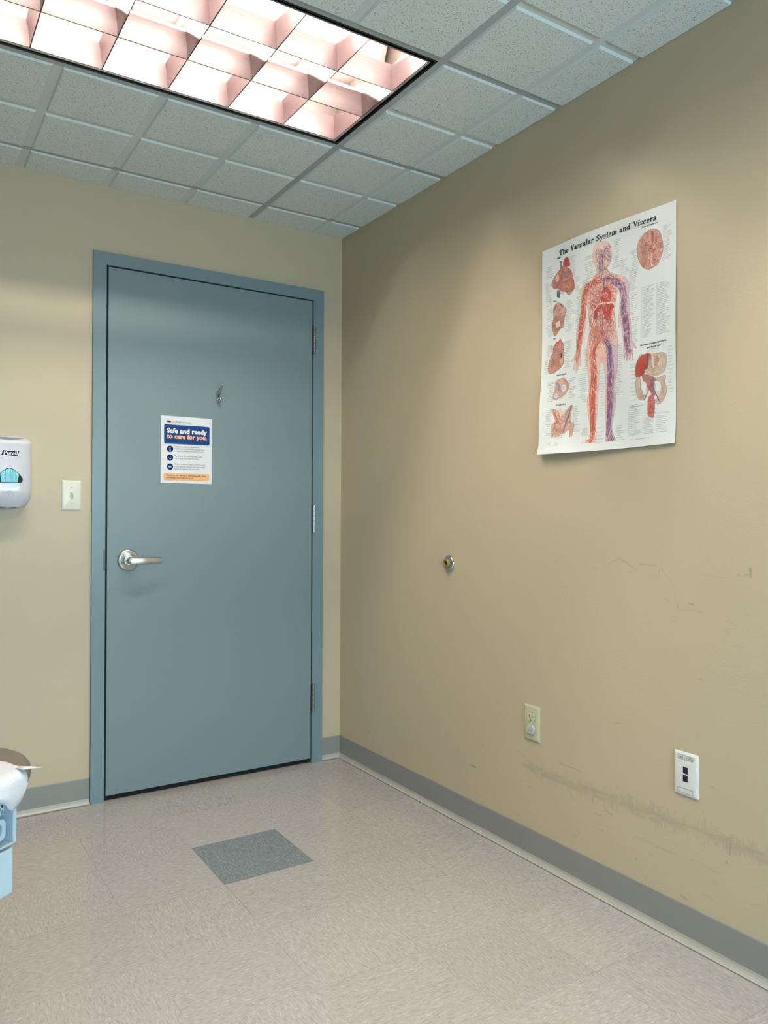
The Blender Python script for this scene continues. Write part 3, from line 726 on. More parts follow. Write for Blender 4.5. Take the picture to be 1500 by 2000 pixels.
# nozzle below
mb = MB(); mb.loft([[(sx+.030*math.cos(a), -.050+.028*math.sin(a), z) for a in [2*math.pi*q/24 for q in range(24)]] for z in (sz0-.006, sz0+.004)])
mb.build('nozzle', M['dispgrey'], sd, smooth=True)
# ------------------------------------------------------------------ wall chart
PW, PH, PY, PZ = .508, .655, -1.318, 1.322
def lift(s, t):
    """how far the sheet stands off the wall, s from its left edge, t from its foot"""
    d = .0035+.0016*math.sin(s*17+1.0)*math.sin(t*9+.6)+.0012*math.sin(s*31+t*14)
    d += .015*math.exp(-t/.035)*math.exp(-((s-.10)/.17)**2)+.004*math.exp(-t/.02)
    d += .004*math.exp(-(PH-t)/.03)*math.exp(-((s-.22)/.10)**2)+.006*math.exp(-s/.02)*math.exp(-((t-.10)/.12)**2)
    return max(d, .0012)
def CP(s, t, off=0.0):
    yy = s; tt = t
    edge = .0035*math.sin(s/PW*math.pi*1.2+.3)*math.exp(-(PH-t)/.12)-.0030*math.sin(s/PW*math.pi)*math.exp(-t/.15)
    sk = .0040*(1-s/PW)*(t/PH)     # the sheet hangs a touch out of square
    return (-lift(s, t)-off, PY-(yy+sk), PZ+tt+edge)
PX = .000625
CW, CH = int(PW/PX), int(PH/PX)
IM = np.empty((CH, CW, 3)); IM[:] = (.69, .71, .70)
def mm(p): return (p[0]/1000/PX, p[1]/1000/PX)
def smooth(pts, n_=4):
    if len(pts) < 5: return pts
    o_ = []
    for i in range(len(pts)):
        p0, p1, p2, p3 = (pts[(i+k) % len(pts)] for k in (-1, 0, 1, 2))
        for j in range(n_):
            t_ = j/n_; o_.append(tuple(.5*(2*b_+(c_-a)*t_+(2*a-5*b_+4*c_-d_)*t_*t_+(3*b_-a-3*c_+d_)*t_**3) for a, b_, c_, d_ in zip(p0, p1, p2, p3)))
    return o_
def fillp(pts, col, al=1.0):
    P = np.array([mm(p) for p in pts]); x0, y0 = np.maximum(np.floor(P.min(0)).astype(int)-1, 0); x1, y1 = np.ceil(P.max(0)).astype(int)+2
    x1 = min(x1, CW); y1 = min(y1, CH)
    if x0 >= x1 or y0 >= y1: return
    X, Y = np.meshgrid(np.arange(x0, x1)+.5, np.arange(y0, y1)+.5); ins = np.zeros(X.shape, bool)
    for i in range(len(P)):
        a, b_ = P[i], P[(i+1) % len(P)]
        if a[1] == b_[1]: continue
        c_ = ((a[1] > Y) != (b_[1] > Y)) & (X < (b_[0]-a[0])*(Y-a[1])/(b_[1]-a[1])+a[0]); ins ^= c_
    R = IM[y0:y1, x0:x1]; R[ins] = R[ins]*(1-al)+np.array(col)*al
def mask(pts):
    global IM
    keep = IM; IM = np.zeros_like(keep); fillp(pts, (1, 1, 1)); m_ = IM[..., 0] > .5; IM = keep; return m_
CLIP = None
def ln(p, q, wd, col, al=1.0):
    p = np.array(mm(p)); q = np.array(mm(q)); w_ = wd/1000/PX/2
    x0 = max(0, int(min(p[0], q[0])-w_-1)); x1 = min(CW, int(max(p[0], q[0])+w_+2)); y0 = max(0, int(min(p[1], q[1])-w_-1)); y1 = min(CH, int(max(p[1], q[1])+w_+2))
    if x0 >= x1 or y0 >= y1: return
    X, Y = np.meshgrid(np.arange(x0, x1)+.5, np.arange(y0, y1)+.5); d = q-p; L = max(d@d, 1e-9)
    t_ = np.clip(((X-p[0])*d[0]+(Y-p[1])*d[1])/L, 0, 1); D = np.hypot(X-p[0]-t_*d[0], Y-p[1]-t_*d[1])
    a = al*np.clip(w_+.5-D, 0, 1)
    if CLIP is not None: a = a*CLIP[y0:y1, x0:x1]
    R = IM[y0:y1, x0:x1]; R[:] = R*(1-a[..., None])+np.array(col)*a[..., None]
def pl_(pts, wd, col, al=1.0, close=False):
    P = list(pts)+([pts[0]] if close else [])
    for k in range(len(P)-1): ln(P[k], P[k+1], wd, col, al)
# outlines on the chart in mm from its lower left corner
BODY=[(254,612),(270,606),(282,594),(285,579),(287,565),(284,551),(278,538),(270,532),(274,524),(286,513),(312,500),(333,490),(345,476),(350,457),(348,440),(351,410),(353,383),(355,359),(355,368),(357,350),(359,324),(362,302),(375,286),(378,276),(366,281),(367,249),(364,250),(359,271),(357,248),(353,249),(351,271),(348,248),(344,250),(343,272),(338,253),(335,255),(333,273),(333,299),(329,326),(324,351),(318,367),(316,347),(314,377),(318,420),(316,450),(310,458),(301,415),(299,386),(303,349),(303,379),(305,352),(311,324),(313,294),(312,259),(310,223),(302,201),(302,171),(304,141),(300,112),(295,89),(291,65),(295,47),(308,25),(306,16),(276,17),(269,25),(270,55),(268,85),(264,122),(264,146),(266,176),(264,206),(260,237),(256,262),(251,269),(246,264),(242,234),(240,204),(238,174),(236,134),(234,101),(231,71),(235,46),(233,31),(225,19),(197,19),(193,27),(207,45),(209,67),(202,104),(196,139),(198,170),(202,200),(196,241),(192,279),(194,316),(202,354),(204,385),(204,369),(200,401),(195,436),(189,438),(189,419),(189,372),(187,379),(181,349),(171,320),(169,305),(169,264),(166,264),(163,287),(159,253),(155,254),(157,285),(153,246),(150,248),(149,286),(144,254),(141,256),(144,287),(133,278),(133,282),(142,292),(150,302),(150,333),(154,379),(164,409),(158,379),(167,424),(168,461),(173,491),(183,504),(207,507),(225,518),(231,529),(229,542),(219,557),(216,576),(217,594),(225,607),(239,614)]
FEAT={'brain':[(420,598),(437,596),(454,583),(465,548),(464,524),(450,497),(433,491),(416,490),(395,504),(381,533),(379,559),(392,585)],
'heart':[(76,576),(93,584),(111,573),(128,556),(139,521),(139,501),(115,499),(85,509),(72,522),(54,523),(42,539),(54,559)],
'heart_art':[(93,584),(93,600),(107,606),(117,594),(119,577)],
'heart_vein':[(76,602),(82,602),(89,579),(81,576)],
'heart_bot':[(69,513),(78,511),(78,490),(65,495)],
'h2a':[(56,468),(72,474),(90,463),(107,443),(99,420),(94,392),(59,399),(52,433),(50,453)],
'h2b':[(59,431),(96,423),(90,402),(61,372),(50,388),(47,414)],
'h3':[(77,353),(88,348),(99,327),(99,298),(95,276),(68,261),(41,256),(28,267),(34,296),(50,322),(54,341)],
'h4':[(82,233),(103,230),(119,215),(119,199),(104,185),(68,170),(53,176),(55,192),(68,206),(64,226)],
'pelvis':[(48,140),(73,134),(84,114),(95,117),(104,112),(119,139),(130,144),(136,140),(125,100),(143,86),(134,48),(126,49),(121,72),(100,61),(73,70),(62,81),(58,55),(49,59),(51,91),(67,103)],
'liver':[(424,254),(396,253),(380,236),(377,213),(380,194),(400,198),(414,213),(427,234)],
'stomach':[(427,250),(441,251),(464,250),(478,239),(476,212),(468,196),(444,191),(417,200),(407,211),(427,216),(444,219),(454,235)],
'colonL':[(380,192),(393,190),(395,159),(403,143),(414,139),(407,128),(389,133),(379,155)],
'colonR':[(444,180),(474,187),(473,170),(479,147),(474,128),(461,113),(448,112),(438,122),(451,126),(463,144),(461,166)],
'mid':[(400,198),(424,194),(444,180),(434,164),(444,138),(431,142),(424,157),(407,174)],
'rectum':[(421,129),(431,139),(441,127),(440,79),(428,79),(420,87)],
'heartc':[(251,466),(270,476),(286,455),(284,431),(263,432),(249,445)],
'liverc':[(224,427),(243,430),(294,420),(297,410),(286,404),(278,369),(263,394),(240,417),(232,379),(222,396)],
'diaph':[(216,382),(218,413),(239,432),(263,430),(294,424),(299,416)],
'intest':[(212,365),(224,371),(259,358),(263,327),(255,317),(232,324),(216,345)],}
SPINES={'spine':[(255,583),(249,548),(253,511),(255,480),(251,436),(247,391),(247,391),(249,360),(251,329)],
'larm':[(247,513),(223,503),(195,495),(183,467),(179,421),(175,406),(169,370),(161,331),(157,301),(154,279)],
'rarm':[(263,508),(293,492),(320,470),(331,438),(331,388),(337,372),(342,336),(344,297),(350,273),(350,258)],
'lleg':[(244,331),(224,316),(216,281),(220,237),(220,201),(216,164),(217,121),(219,72),(221,47),(209,27)],
'rleg':[(255,329),(279,306),(283,270),(285,227),(283,192),(283,156),(283,114),(279,66),(281,42),(295,23)],}
FLESH = (.80, .50, .40); RED = (.52, .07, .055); DRED = (.28, .03, .035); BLUE = (.07, .08, .22); PURP = (.16, .09, .20); BRN = (.28, .13, .10); GREY = (.16, .16, .17)
BODY = smooth(BODY, 3)
FEAT = {k: (smooth(v) if k != 'diaph' else v) for k, v in FEAT.items()}
R_ = random.Random(11)
bodym = mask(BODY)
fillp(BODY, (.80, .60, .52), .95)
# warm and cool halves: arteries on one side, veins on the other
half = np.zeros((CH, CW)); xs_ = np.arange(CW)*PX*1000
tcool = np.clip((xs_-262)/12, 0, 1)[None, :]*np.ones((CH, 1)); tcool[int(.375/PX):, :] *= np.clip((xs_-322)/8, 0, 1)[None, :]; tcool[int(.30/PX):int(.375/PX), :int(.325/PX)] *= .35
for k in range(3):
    warm = (.78, .44, .34)[k]; cool = (.47, .38, .48)[k]
    chn = IM[..., k]; v = warm*(1-tcool)+cool*tcool; chn[bodym] = chn[bodym]*.35+v[bodym]*.65
CLIP = bodym.astype(float)
def along(sp, t):
    n_ = len(sp)-1; x = t*n_; i = min(int(x), n_-1); f_ = x-i
    return (sp[i][0]*(1-f_)+sp[i+1][0]*f_, sp[i][1]*(1-f_)+sp[i+1][1]*f_), (sp[i+1][0]-sp[i][0], sp[i+1][1]-sp[i][1])
def strands(sp, wfun, n_, cols, wd, al, wob=2.2, t0=0, t1=1):
    for k in range(n_):
        o_ = R_.uniform(-1, 1); ph = R_.uniform(0, 9); fr_ = R_.uniform(8, 22); a0 = t0+R_.uniform(0, .5)*(t1-t0) if k > 2 else t0; a1 = min(t1, a0+R_.uniform(.25, .9)*(t1-t0)) if k > 2 else t1
        pts = []
        for i in range(26):
            t_ = a0+(a1-a0)*i/25; (x, y), (dx, dy) = along(sp, t_); L = math.hypot(dx, dy); nx_, ny_ = -dy/L, dx/L
            w_ = wfun(t_)*o_+wob*math.sin(fr_*t_+ph)+R_.uniform(-.5, .5); pts.append((x+nx_*w_, y+ny_*w_))
        pl_(pts, wd*R_.uniform(.6, 1.2), R_.choice(cols), al)
def twigs(sp, wfun, n_, cols, wd, al, ln_=14):
    for k in range(n_):
        t_ = R_.random(); (x, y), (dx, dy) = along(sp, t_); L = math.hypot(dx, dy); a = math.atan2(dy, dx)+R_.choice((-1, 1))*R_.uniform(.3, 1.1)
        w_ = wfun(t_)*R_.uniform(-.9, .9); x += -dy/L*w_; y += dx/L*w_; pts = [(x, y)]; c_ = R_.choice(cols)
        for i in range(6): a += R_.uniform(-.5, .5); x += math.cos(a)*ln_/6; y += math.sin(a)*ln_/6; pts.append((x, y))
        pl_(pts, wd*R_.uniform(.5, 1), c_, al)
leg = lambda t_: 13-5*t_; arm = lambda t_: 11-4*t_
RC = [RED, RED, (.62, .16, .11), BRN]; BC = [BLUE, PURP, PURP, (.24, .10, .20), RED]
for sp_, wf, cs in (('larm', arm, RC), ('lleg', leg, RC), ('rarm', arm, BC), ('rleg', leg, BC)):
    S_ = SPINES[sp_]; strands(S_, wf, 34, cs, 1.6, .9); strands(S_, lambda t_: 4, 4, [cs[0], cs[1]], 2.3, .75); twigs(S_, wf, 230, cs, 1.2, .85); twigs(S_, wf, 60, [(.88, .74, .66)], 1.3, .5)
tor = [(252, 512), (252, 470), (250, 430), (250, 380), (250, 330)]
twigs(tor, lambda t_: 54, 720, [RED, DRED, DRED, BRN, PURP, (.55, .16, .12), (.80, .62, .54)], 1.4, .8, 20)
for y in range(395, 495, 9):   # ribs
    for s_ in (-1, 1): pl_([(252+s_*8, y+4), (252+s_*30, y+7), (252+s_*50, y-6), (252+s_*56, y-16)], 1.2, (.50, .22, .17), .6)
for s_, cs in ((-1, RED), (1, BLUE)):
    pl_([(253, 505), (253+s_*22, 500), (253+s_*52, 492), (253+s_*70, 470)], 3.0, cs, .85)
    pl_([(250, 335), (250+s_*12, 318), (250+s_*26, 300), (250+s_*30, 285)], 4.0, cs, .85)
pl_([(283, 300), (282, 270), (284, 240)], 5, (.09, .13, .32), .85)
head = [(255, 600), (258, 575), (262, 550), (258, 525)]
fillp([(238, 612), (256, 611), (272, 604), (284, 588), (284, 560), (270, 540), (262, 532), (262, 508), (244, 508), (234, 540), (220, 560), (220, 595)], (.66, .50, .47), .6)
twigs(head, lambda t_: 27, 280, [BRN, PURP, PURP, (.40, .20, .18), (.76, .64, .58)], 1.3, .8, 20)
for o_ in (-6, 0, 6): pl_([(250+o_*.6, 575), (247+o_, 550), (249+o_, 520), (252+o_, 500)], 2.6, PURP if o_ <= 0 else DRED, .8)
pl_([(236, 600), (228, 586), (230, 568), (240, 555), (248, 545)], 1.8, BRN, .8)
ln((272, 578), (276, 578), 3, (.16, .07, .06), .9)
# viscera
CLIP = None
fillp(FEAT['intest'], (.60, .22, .17), .75); fillp([(296, 366), (262, 358), (260, 325), (290, 330), (305, 350)], (.66, .34, .28), .55)
fillp(FEAT['liverc'], (.42, .045, .035), .9); fillp([(262, 400), (278, 418), (292, 410), (288, 384), (272, 372)], (.50, .06, .05), .85)
fillp([(246, 405), (258, 398), (262, 380), (250, 368), (238, 380)], (.72, .42, .36), .8)
fillp(FEAT['heartc'], (.52, .06, .045), .95); fillp([(258, 455), (270, 466), (276, 450), (268, 440)], (.68, .22, .16), .8)
pl_(FEAT['diaph'], 2.4, (.80, .68, .62), .95)
pl_([(262, 500), (258, 484), (262, 470), (272, 474)], 4, BLUE, .85); pl_([(268, 480), (274, 474), (270, 462)], 3.5, RED, .9)
pl_([(248, 400), (249, 370), (250, 340)], 3.6, BLUE, .9); pl_([(254, 400), (255, 370), (254, 340)], 3.4, (.62, .08, .06), .9)
CLIP = bodym.astype(float)
twigs([(252, 470), (252, 330)], lambda t_: 38, 260, [DRED, RED, BLUE, (.75, .55, .48)], 1.1, .8, 14)
CLIP = None
fillp([(243, 272), (252, 276), (262, 272), (258, 258), (252, 254), (246, 258)], (.74, .40, .32), .8)
pl_(BODY, 1.3, (.60, .26, .18), .75, close=True)

def organ(pts, col, edge, twig=None, n_=30, L_=10, al=.95):
    global CLIP
    col = tuple(v*k_ for v, k_ in zip(col, (.86, .76, .74)))
    fillp(pts, col, al); CLIP = mask(pts).astype(float)
    P = np.array(pts, float); c_ = P.mean(0); r_ = np.abs(P-c_).mean(0)
    for k in range(14):   # mottled modelling of the drawn tissue
        q = c_+np.array([R_.uniform(-1, 1), R_.uniform(-1, 1)])*r_; rr_ = R_.uniform(.3, .7)*r_.min(); kf = R_.uniform(.5, 1.4); cc = tuple(min(.85, v*kf) for v in col)
        fillp([(q[0]+rr_*math.cos(a), q[1]+rr_*1.5*math.sin(a)) for a in [2*math.pi*i/12 for i in range(12)]], cc, .45)
    if twig:
        for k in range(n_):
            x, y = c_+np.array([R_.uniform(-1.3, 1.3), R_.uniform(-1.3, 1.3)])*r_; a = R_.uniform(0, 6.3); pp = [(x, y)]; tc_ = R_.choice(twig)
            for i in range(5): a += R_.uniform(-.7, .7); x += math.cos(a)*L_/5; y += math.sin(a)*L_/5; pp.append((x, y))
            pl_(pp, R_.uniform(.9, 1.5), tc_, .9)
    CLIP = None; pl_(pts, 1.4, edge, .9, close=True)
organ(FEAT['brain'], (.62, .36, .29), (.34, .10, .07), [RED, DRED, BRN, (.75, .55, .48)], 95, 16)
fillp([(425, 593), (433, 593), (436, 560), (430, 556)], (.30, .12, .10), .8); fillp([(426, 494), (434, 494), (436, 530), (428, 534)], (.76, .60, .54), .8)
pl_([(430, 590), (431, 560), (424, 545), (434, 540), (433, 500)], 3, DRED, .8); pl_([(398, 580), (414, 560), (430, 552), (446, 562), (456, 575)], 2.4, BRN, .7)
organ(FEAT['heart_vein'], (.22, .30, .42), (.06, .07, .12)); organ(FEAT['heart_art'], (.60, .08, .07), (.3, .03, .03)); organ(FEAT['heart_bot'], (.10, .16, .25), (.04, .05, .1))
organ(FEAT['heart'], (.52, .23, .17), (.26, .07, .05), [DRED, BRN, (.70, .45, .36), PURP], 40, 14)
fillp([(92, 560), (104, 566), (108, 552), (98, 545)], (.16, .20, .30), .85); fillp([(62, 560), (70, 566), (74, 545), (64, 540)], (.72, .58, .44), .8); pl_([(88, 575), (84, 550), (86, 530)], 4, RED, .8)
organ(FEAT['h2a'], (.60, .42, .34), (.26, .10, .08), [DRED, BRN], 22); organ(FEAT['h2b'], (.54, .30, .24), (.26, .10, .08), [DRED, BRN], 20)
pl_([(58, 455), (60, 470), (70, 462)], 4, RED, .9); pl_([(80, 470), (90, 458)], 4.5, BLUE, .8); fillp([(60, 412), (78, 418), (84, 400), (66, 396)], (.80, .70, .62), .7)
organ(FEAT['h3'], (.58, .33, .27), (.28, .08, .06), [RED, PURP, BRN], 55, 12); pl_([(58, 340), (66, 350), (76, 346), (82, 358), (90, 346), (98, 338)], 5, RED, .8)
fillp([(84, 312), (92, 314), (92, 300), (85, 298)], (.02, .02, .02), .9); fillp([(86, 296), (97, 292), (92, 275), (80, 284)], (.60, .48, .24), .8)
organ(FEAT['h4'], (.68, .50, .44), (.30, .06, .05)); 
for cx_, cy_, r_ in ((99, 203, 13), (67, 183, 9)):
    circ = [(cx_+r_*math.cos(a)*.95, cy_+r_*math.sin(a)) for a in [2*math.pi*i/20 for i in range(20)]]
    fillp(circ, (.66, .62, .64), .95); pl_(circ, 1.3, BRN, .9, close=True)
    for q in range(3): ln((cx_, cy_), (cx_+r_*.6*math.cos(q*2.1+.5), cy_+r_*.6*math.sin(q*2.1+.5)), 1, PURP, .8)
pl_([(70, 222), (80, 212), (76, 200)], 5, (.12, .18, .42), .75); pl_([(104, 226), (114, 214), (116, 200)], 4, (.60, .12, .08), .8)
organ(FEAT['pelvis'], (.66, .46, .36), (.30, .12, .08), [RED, DRED, PURP, BRN, (.78, .66, .50)], 90, 12)
pl_([(131, 145), (122, 120), (108, 90), (98, 66)], 6, PURP, .7); pl_([(56, 138), (68, 116), (84, 90), (92, 66)], 4, RED, .6)
organ(FEAT['liver'], (.46, .08, .06), (.24, .03, .03)); organ([(446, 246), (464, 246), (454, 222), (440, 212), (436, 226)], (.50, .08, .06), (.24, .03, .03))
organ(FEAT['stomach'], (.60, .52, .40), (.28, .18, .12), [(.40, .30, .20), (.72, .64, .52)], 24, 12)
organ(FEAT['colonL'], (.64, .52, .44), (.30, .18, .13), [(.44, .28, .22)], 18, 8); organ(FEAT['colonR'], (.64, .52, .44), (.30, .18, .13), [(.44, .28, .22)], 22, 8)
organ(FEAT['mid'], (.46, .22, .18), (.25, .08, .06), [RED, PURP], 26, 10)
for x, y in ((406, 166), (452, 160)): fillp([(x+9*math.cos(a), y+13*math.sin(a)) for a in [2*math.pi*i/14 for i in range(14)]], (.72, .72, .71), .95)
pl_([(430, 168), (420, 150), (408, 128)], 3.4, DRED, .85); pl_([(432, 168), (442, 146), (456, 120)], 3.4, PURP, .85); pl_([(415, 254), (416, 235), (414, 215)], 4, BLUE, .9)
pl_([(430, 262), (432, 240), (436, 215)], 4.5, (.72, .58, .48), .9); pl_([(414, 258), (430, 268), (450, 262)], 1.4, BRN, .8)
organ(FEAT['rectum'], (.60, .20, .18), (.36, .06, .05), [RED, DRED], 26, 8)
for y in (122, 100, 88): ln((418, y), (446, y+1), 1.2, (.1, .03, .03), .8)
# the lettering too small to read: broken grey rules with leaders
def rules(s0, s1, t0, t1, step, side, jit=.5, al=.62, lead=None, num=False):
    y = t1
    while y > t0:
        L = (s1-s0)*R_.uniform(1-jit, 1); a = s0 if side == 'l' else s1-L
        if side == 'c': a = (s0+s1-L)/2
        x = a
        while x < a+L:
            w_ = min(R_.uniform(2.5, 9), a+L-x); ln((x, y), (x+w_, y), 1.35, GREY, min(1, al*1.2)*R_.uniform(.7, 1)); x += w_+.9
        if num: ln((s0-5.5, y), (s0-2.5, y), 1.1, GREY, al)
        if lead is not None:
            xa, xb = (a+L, a+L+lead) if side != 'l' else (a-lead, a)
            ln((xa, y), (xb, y+R_.uniform(-4, 4)), .55, GREY, .35)
        y -= step*R_.uniform(.85, 1.15)
rules(20, 52, 560, 596, 5.5, 'l', lead=None); rules(17, 44, 484, 545, 5.2, 'l'); rules(20, 50, 470, 500, 7, 'l', .4)
rules(120, 148, 540, 603, 5.2, 'l', .5, lead=6); rules(142, 164, 492, 535, 5.2, 'l', .5, lead=4)
rules(178, 214, 572, 584, 4.5, 'r', .3, lead=3); rules(182, 214, 540, 566, 6, 'r', .4, lead=5); rules(180, 226, 515, 536, 4.8, 'r', .5, lead=4); rules(172, 200, 498, 514, 4.6, 'r', .4)
rules(152, 190, 476, 494, 4.8, 'r', .4, lead=3); rules(144, 168, 330, 472, 5.0, 'r', .5, lead=3)
rules(295, 322, 560, 604, 5.5, 'l', .4, lead=8); rules(290, 326, 520, 556, 5.2, 'l', .5, lead=5); rules(322, 350, 496, 540, 4.8, 'l', .6, lead=4)
rules(350, 378, 440, 500, 4.8, 'l', .4, lead=3); rules(356, 378, 372, 436, 5.2, 'l', .5, lead=3); rules(362, 382, 290, 366, 5.0, 'l', .5, lead=2)
rules(352, 378, 545, 556, 4.6, 'r', .3, lead=3); rules(358, 380, 490, 540, 5.0, 'r', .4, lead=4); rules(466, 494, 560, 594, 4.8, 'l', .4, lead=4); rules(466, 492, 500, 555, 4.8, 'l', .4, lead=4)
rules(398, 438, 302, 442, 4.4, 'l', .55, num=True); rules(450, 490, 302, 442, 4.4, 'l', .5, num=True)
rules(16, 46, 372, 462, 5.4, 'r', .5, lead=3); rules(104, 140, 372, 470, 5.2, 'l', .6, lead=3)
rules(20, 44, 300, 345, 5.4, 'r', .4, lead=3); rules(100, 135, 262, 345, 5.2, 'l', .5, lead=3); rules(12, 28, 256, 300, 6, 'r', .4)
rules(24, 52, 165, 228, 5, 'r', .5, lead=3); rules(122, 150, 168, 228, 5, 'l', .5, lead=3); rules(24, 46, 60, 138, 5.4, 'r', .4, lead=4); rules(138, 168, 62, 140, 5.2, 'l', .5, lead=4); rules(80, 100, 40, 56, 5, 'c', .4)
rules(160, 190, 150, 235, 6.5, 'r', .5, lead=5); rules(178, 196, 240, 305, 5.5, 'r', .5, lead=4); rules(165, 200, 22, 68, 6, 'r', .5, lead=5)
rules(306, 330, 60, 66, 5, 'l', .3); rules(306, 340, 22, 58, 6.5, 'l', .5, lead=5); rules(305, 330, 150, 240, 7, 'l', .5, lead=5); rules(312, 332, 245, 300, 6, 'l', .4, lead=3)
rules(240, 262, 100, 235, 8, 'c', .5, al=.5); rules(232, 262, 20, 66, 11, 'c', .4)
rules(356, 376, 185, 245, 10, 'r', .4, lead=5); rules(356, 378, 128, 180, 12, 'r', .4, lead=14); rules(484, 500, 130, 262, 9, 'l', .4, lead=6)
rules(358, 396, 34, 118, 4.8, 'l', .5, num=True); rules(408, 442, 34, 76, 4.8, 'l', .5, num=True); rules(452, 486, 34, 78, 4.8, 'l', .4, num=True)
rules(358, 404, 112, 114, 4, 'l', .1, al=.8); rules(440, 488, 84, 86, 4, 'l', .1); rules(353, 430, 20, 22, 5, 'l', .05, al=.8); rules(353, 412, 12, 14, 5, 'l', .05, al=.8)
rules(36, 60, 14, 34, 5, 'l', .4); rules(66, 92, 14, 34, 5, 'l', .4)
for a, b_ in (((32, 38), (96, 38)), ((96, 38), (96, 8)), ((96, 8), (32, 8)), ((32, 8), (32, 38)), ((392, 444), (445, 444)), ((392, 444), (392, 300)), ((447, 450), (447, 300)), ((353, 106), (353, 30))): ln(a, b_, .6, GREY, .45)
# soft creases of the paper are geometry; write the print into the sheet
step = 2
h2, w2 = CH//step, CW//step
SM = IM[:h2*step, :w2*step].reshape(h2, step, w2, step, 3).mean((1, 3))
chart = thing('wall_chart', (0, PY-PW/2, PZ), 'anatomy chart titled The Vascular System and Viscera pinned to the right wall', 'poster')
Sg, Tg = np.meshgrid((np.arange(w2)+.5)/w2*PW, (np.arange(h2)+.5)/h2*PH)
Sg[:, 0] = 0; Sg[:, -1] = PW; Tg[0] = 0; Tg[-1] = PH
vv = [CP(float(a), float(b_)) for a, b_ in zip(Sg.ravel(), Tg.ravel())]
off_ = Vector(chart.location); vv = [(p[0]-off_.x, p[1]-off_.y, p[2]-off_.z) for p in vv]
idx = np.arange(h2*w2).reshape(h2, w2)
F_ = np.stack([idx[:-1, :-1], idx[:-1, 1:], idx[1:, 1:], idx[1:, :-1]], -1).reshape(-1, 4)[:, ::-1]
nb = len(vv)      # white back of the sheet, a fraction of a millimetre behind
KB = 24
bk = [(p[0]+.00035-off_.x, p[1]-off_.y, p[2]-off_.z) for p in [CP(PW*i/KB, PH*j/KB) for j in range(KB+1) for i in range(KB+1)]]
vv += bk
ib = np.arange((KB+1)**2).reshape(KB+1, KB+1)+nb
FB = np.stack([ib[:-1, :-1], ib[:-1, 1:], ib[1:, 1:], ib[1:, :-1]], -1).reshape(-1, 4)
me = bpy.data.meshes.new('chart_sheet'); me.from_pydata(vv, [], F_.tolist()+FB.tolist())
ca = me.color_attributes.new('ink', 'FLOAT_COLOR', 'POINT'); cc = np.ones((len(vv), 4)); cc[:nb, :3] = SM.reshape(-1, 3); cc[nb:, :3] = .7
ca.data.foreach_set('color', cc.ravel().astype(np.float32)); me.materials.append(M['poster']); me.polygons.foreach_set('use_smooth', [True]*len(me.polygons)); me.update()
o = bpy.data.objects.new('chart_sheet', me); COL.objects.link(o); o.parent = chart

# title in a heavy slab-serif face, drawn letter by letter
def er(cx, cy, rx, ry, tx, ty, a0, a1, n_=14):
    out_ = []
    for i in range(n_):
        a = math.radians(a0+(a1-a0)*i/n_); b_ = math.radians(a0+(a1-a0)*(i+1)/n_)
        out_.append([(cx+rx*math.cos(a), cy+ry*math.sin(a)), (cx+rx*math.cos(b_), cy+ry*math.sin(b_)), (cx+(rx-tx)*math.cos(b_), cy+(ry-ty)*math.sin(b_)), (cx+(rx-tx)*math.cos(a), cy+(ry-ty)*math.sin(a))])
    return out_
def rc(x0, y0, x1, y1): return [[(x0, y0), (x1, y0), (x1, y1), (x0, y1)]]
def ball(cx, cy, r): return [[(cx+r*math.cos(a), cy+r*math.sin(a)) for a in [2*math.pi*i/12 for i in range(12)]]]
G = {}
G['T'] = (.84, rc(.30, 0, .52, 1)+rc(.17, 0, .65, .08)+rc(0, .92, .82, 1)+[[(0, .66), (.07, .66), (.15, .93), (0, .93)], [(.82, .66), (.82, .93), (.67, .93), (.75, .66)]])
G['h'] = (.76, rc(.08, 0, .27, 1)+rc(0, .92, .2, 1)+rc(0, 0, .35, .08)+er(.43, .42, .23, .25, .19, .09, 0, 160)+rc(.47, 0, .66, .43)+rc(.39, 0, .74, .08))
G['n'] = (.76, rc(.08, 0, .27, .66)+rc(0, .58, .2, .66)+rc(0, 0, .35, .08)+er(.43, .42, .23, .25, .19, .09, 0, 160)+rc(.47, 0, .66, .43)+rc(.39, 0, .74, .08))
G['m'] = (1.12, rc(.08, 0, .27, .66)+rc(0, .58, .2, .66)+rc(0, 0, .35, .08)+er(.43, .42, .20, .25, .17, .09, 0, 160)+rc(.44, 0, .63, .43)+rc(.38, 0, .70, .08)+er(.80, .42, .21, .25, .18, .09, 0, 160)+rc(.82, 0, 1.01, .43)+rc(.76, 0, 1.10, .08))
G['e'] = (.60, er(.29, .33, .27, .35, .18, .08, 0, 315)+rc(.12, .31, .55, .38))
G['c'] = (.58, er(.30, .33, .28, .35, .18, .08, 50, 315)+ball(.44, .50, .10))
G['V'] = (.86, [[(.06, .96), (.30, .96), (.52, .25), (.42, 0)], [(.40, 0), (.48, 0), (.76, .96), (.68, .96)]]+rc(0, .92, .38, 1)+rc(.56, .92, .86, 1))
G['a'] = (.66, er(.27, .46, .22, .22, .17, .08, 0, 150)+ball(.13, .50, .09)+rc(.32, .06, .50, .48)+er(.24, .20, .23, .22, .17, .08, 0, 360)+rc(.44, 0, .64, .08))
G['s'] = (.52, er(.24, .49, .21, .19, .13, .08, 30, 270)+er(.25, .19, .22, .20, .14, .08, -150, 90)+rc(.38, .44, .44, .66)+rc(.03, 0, .09, .22))
G['S'] = (.70, er(.33, .74, .28, .28, .17, .10, 25, 270)+er(.34, .27, .30, .29, .18, .10, -155, 90)+rc(.54, .66, .61, 1.0)+rc(.02, 0, .09, .34))
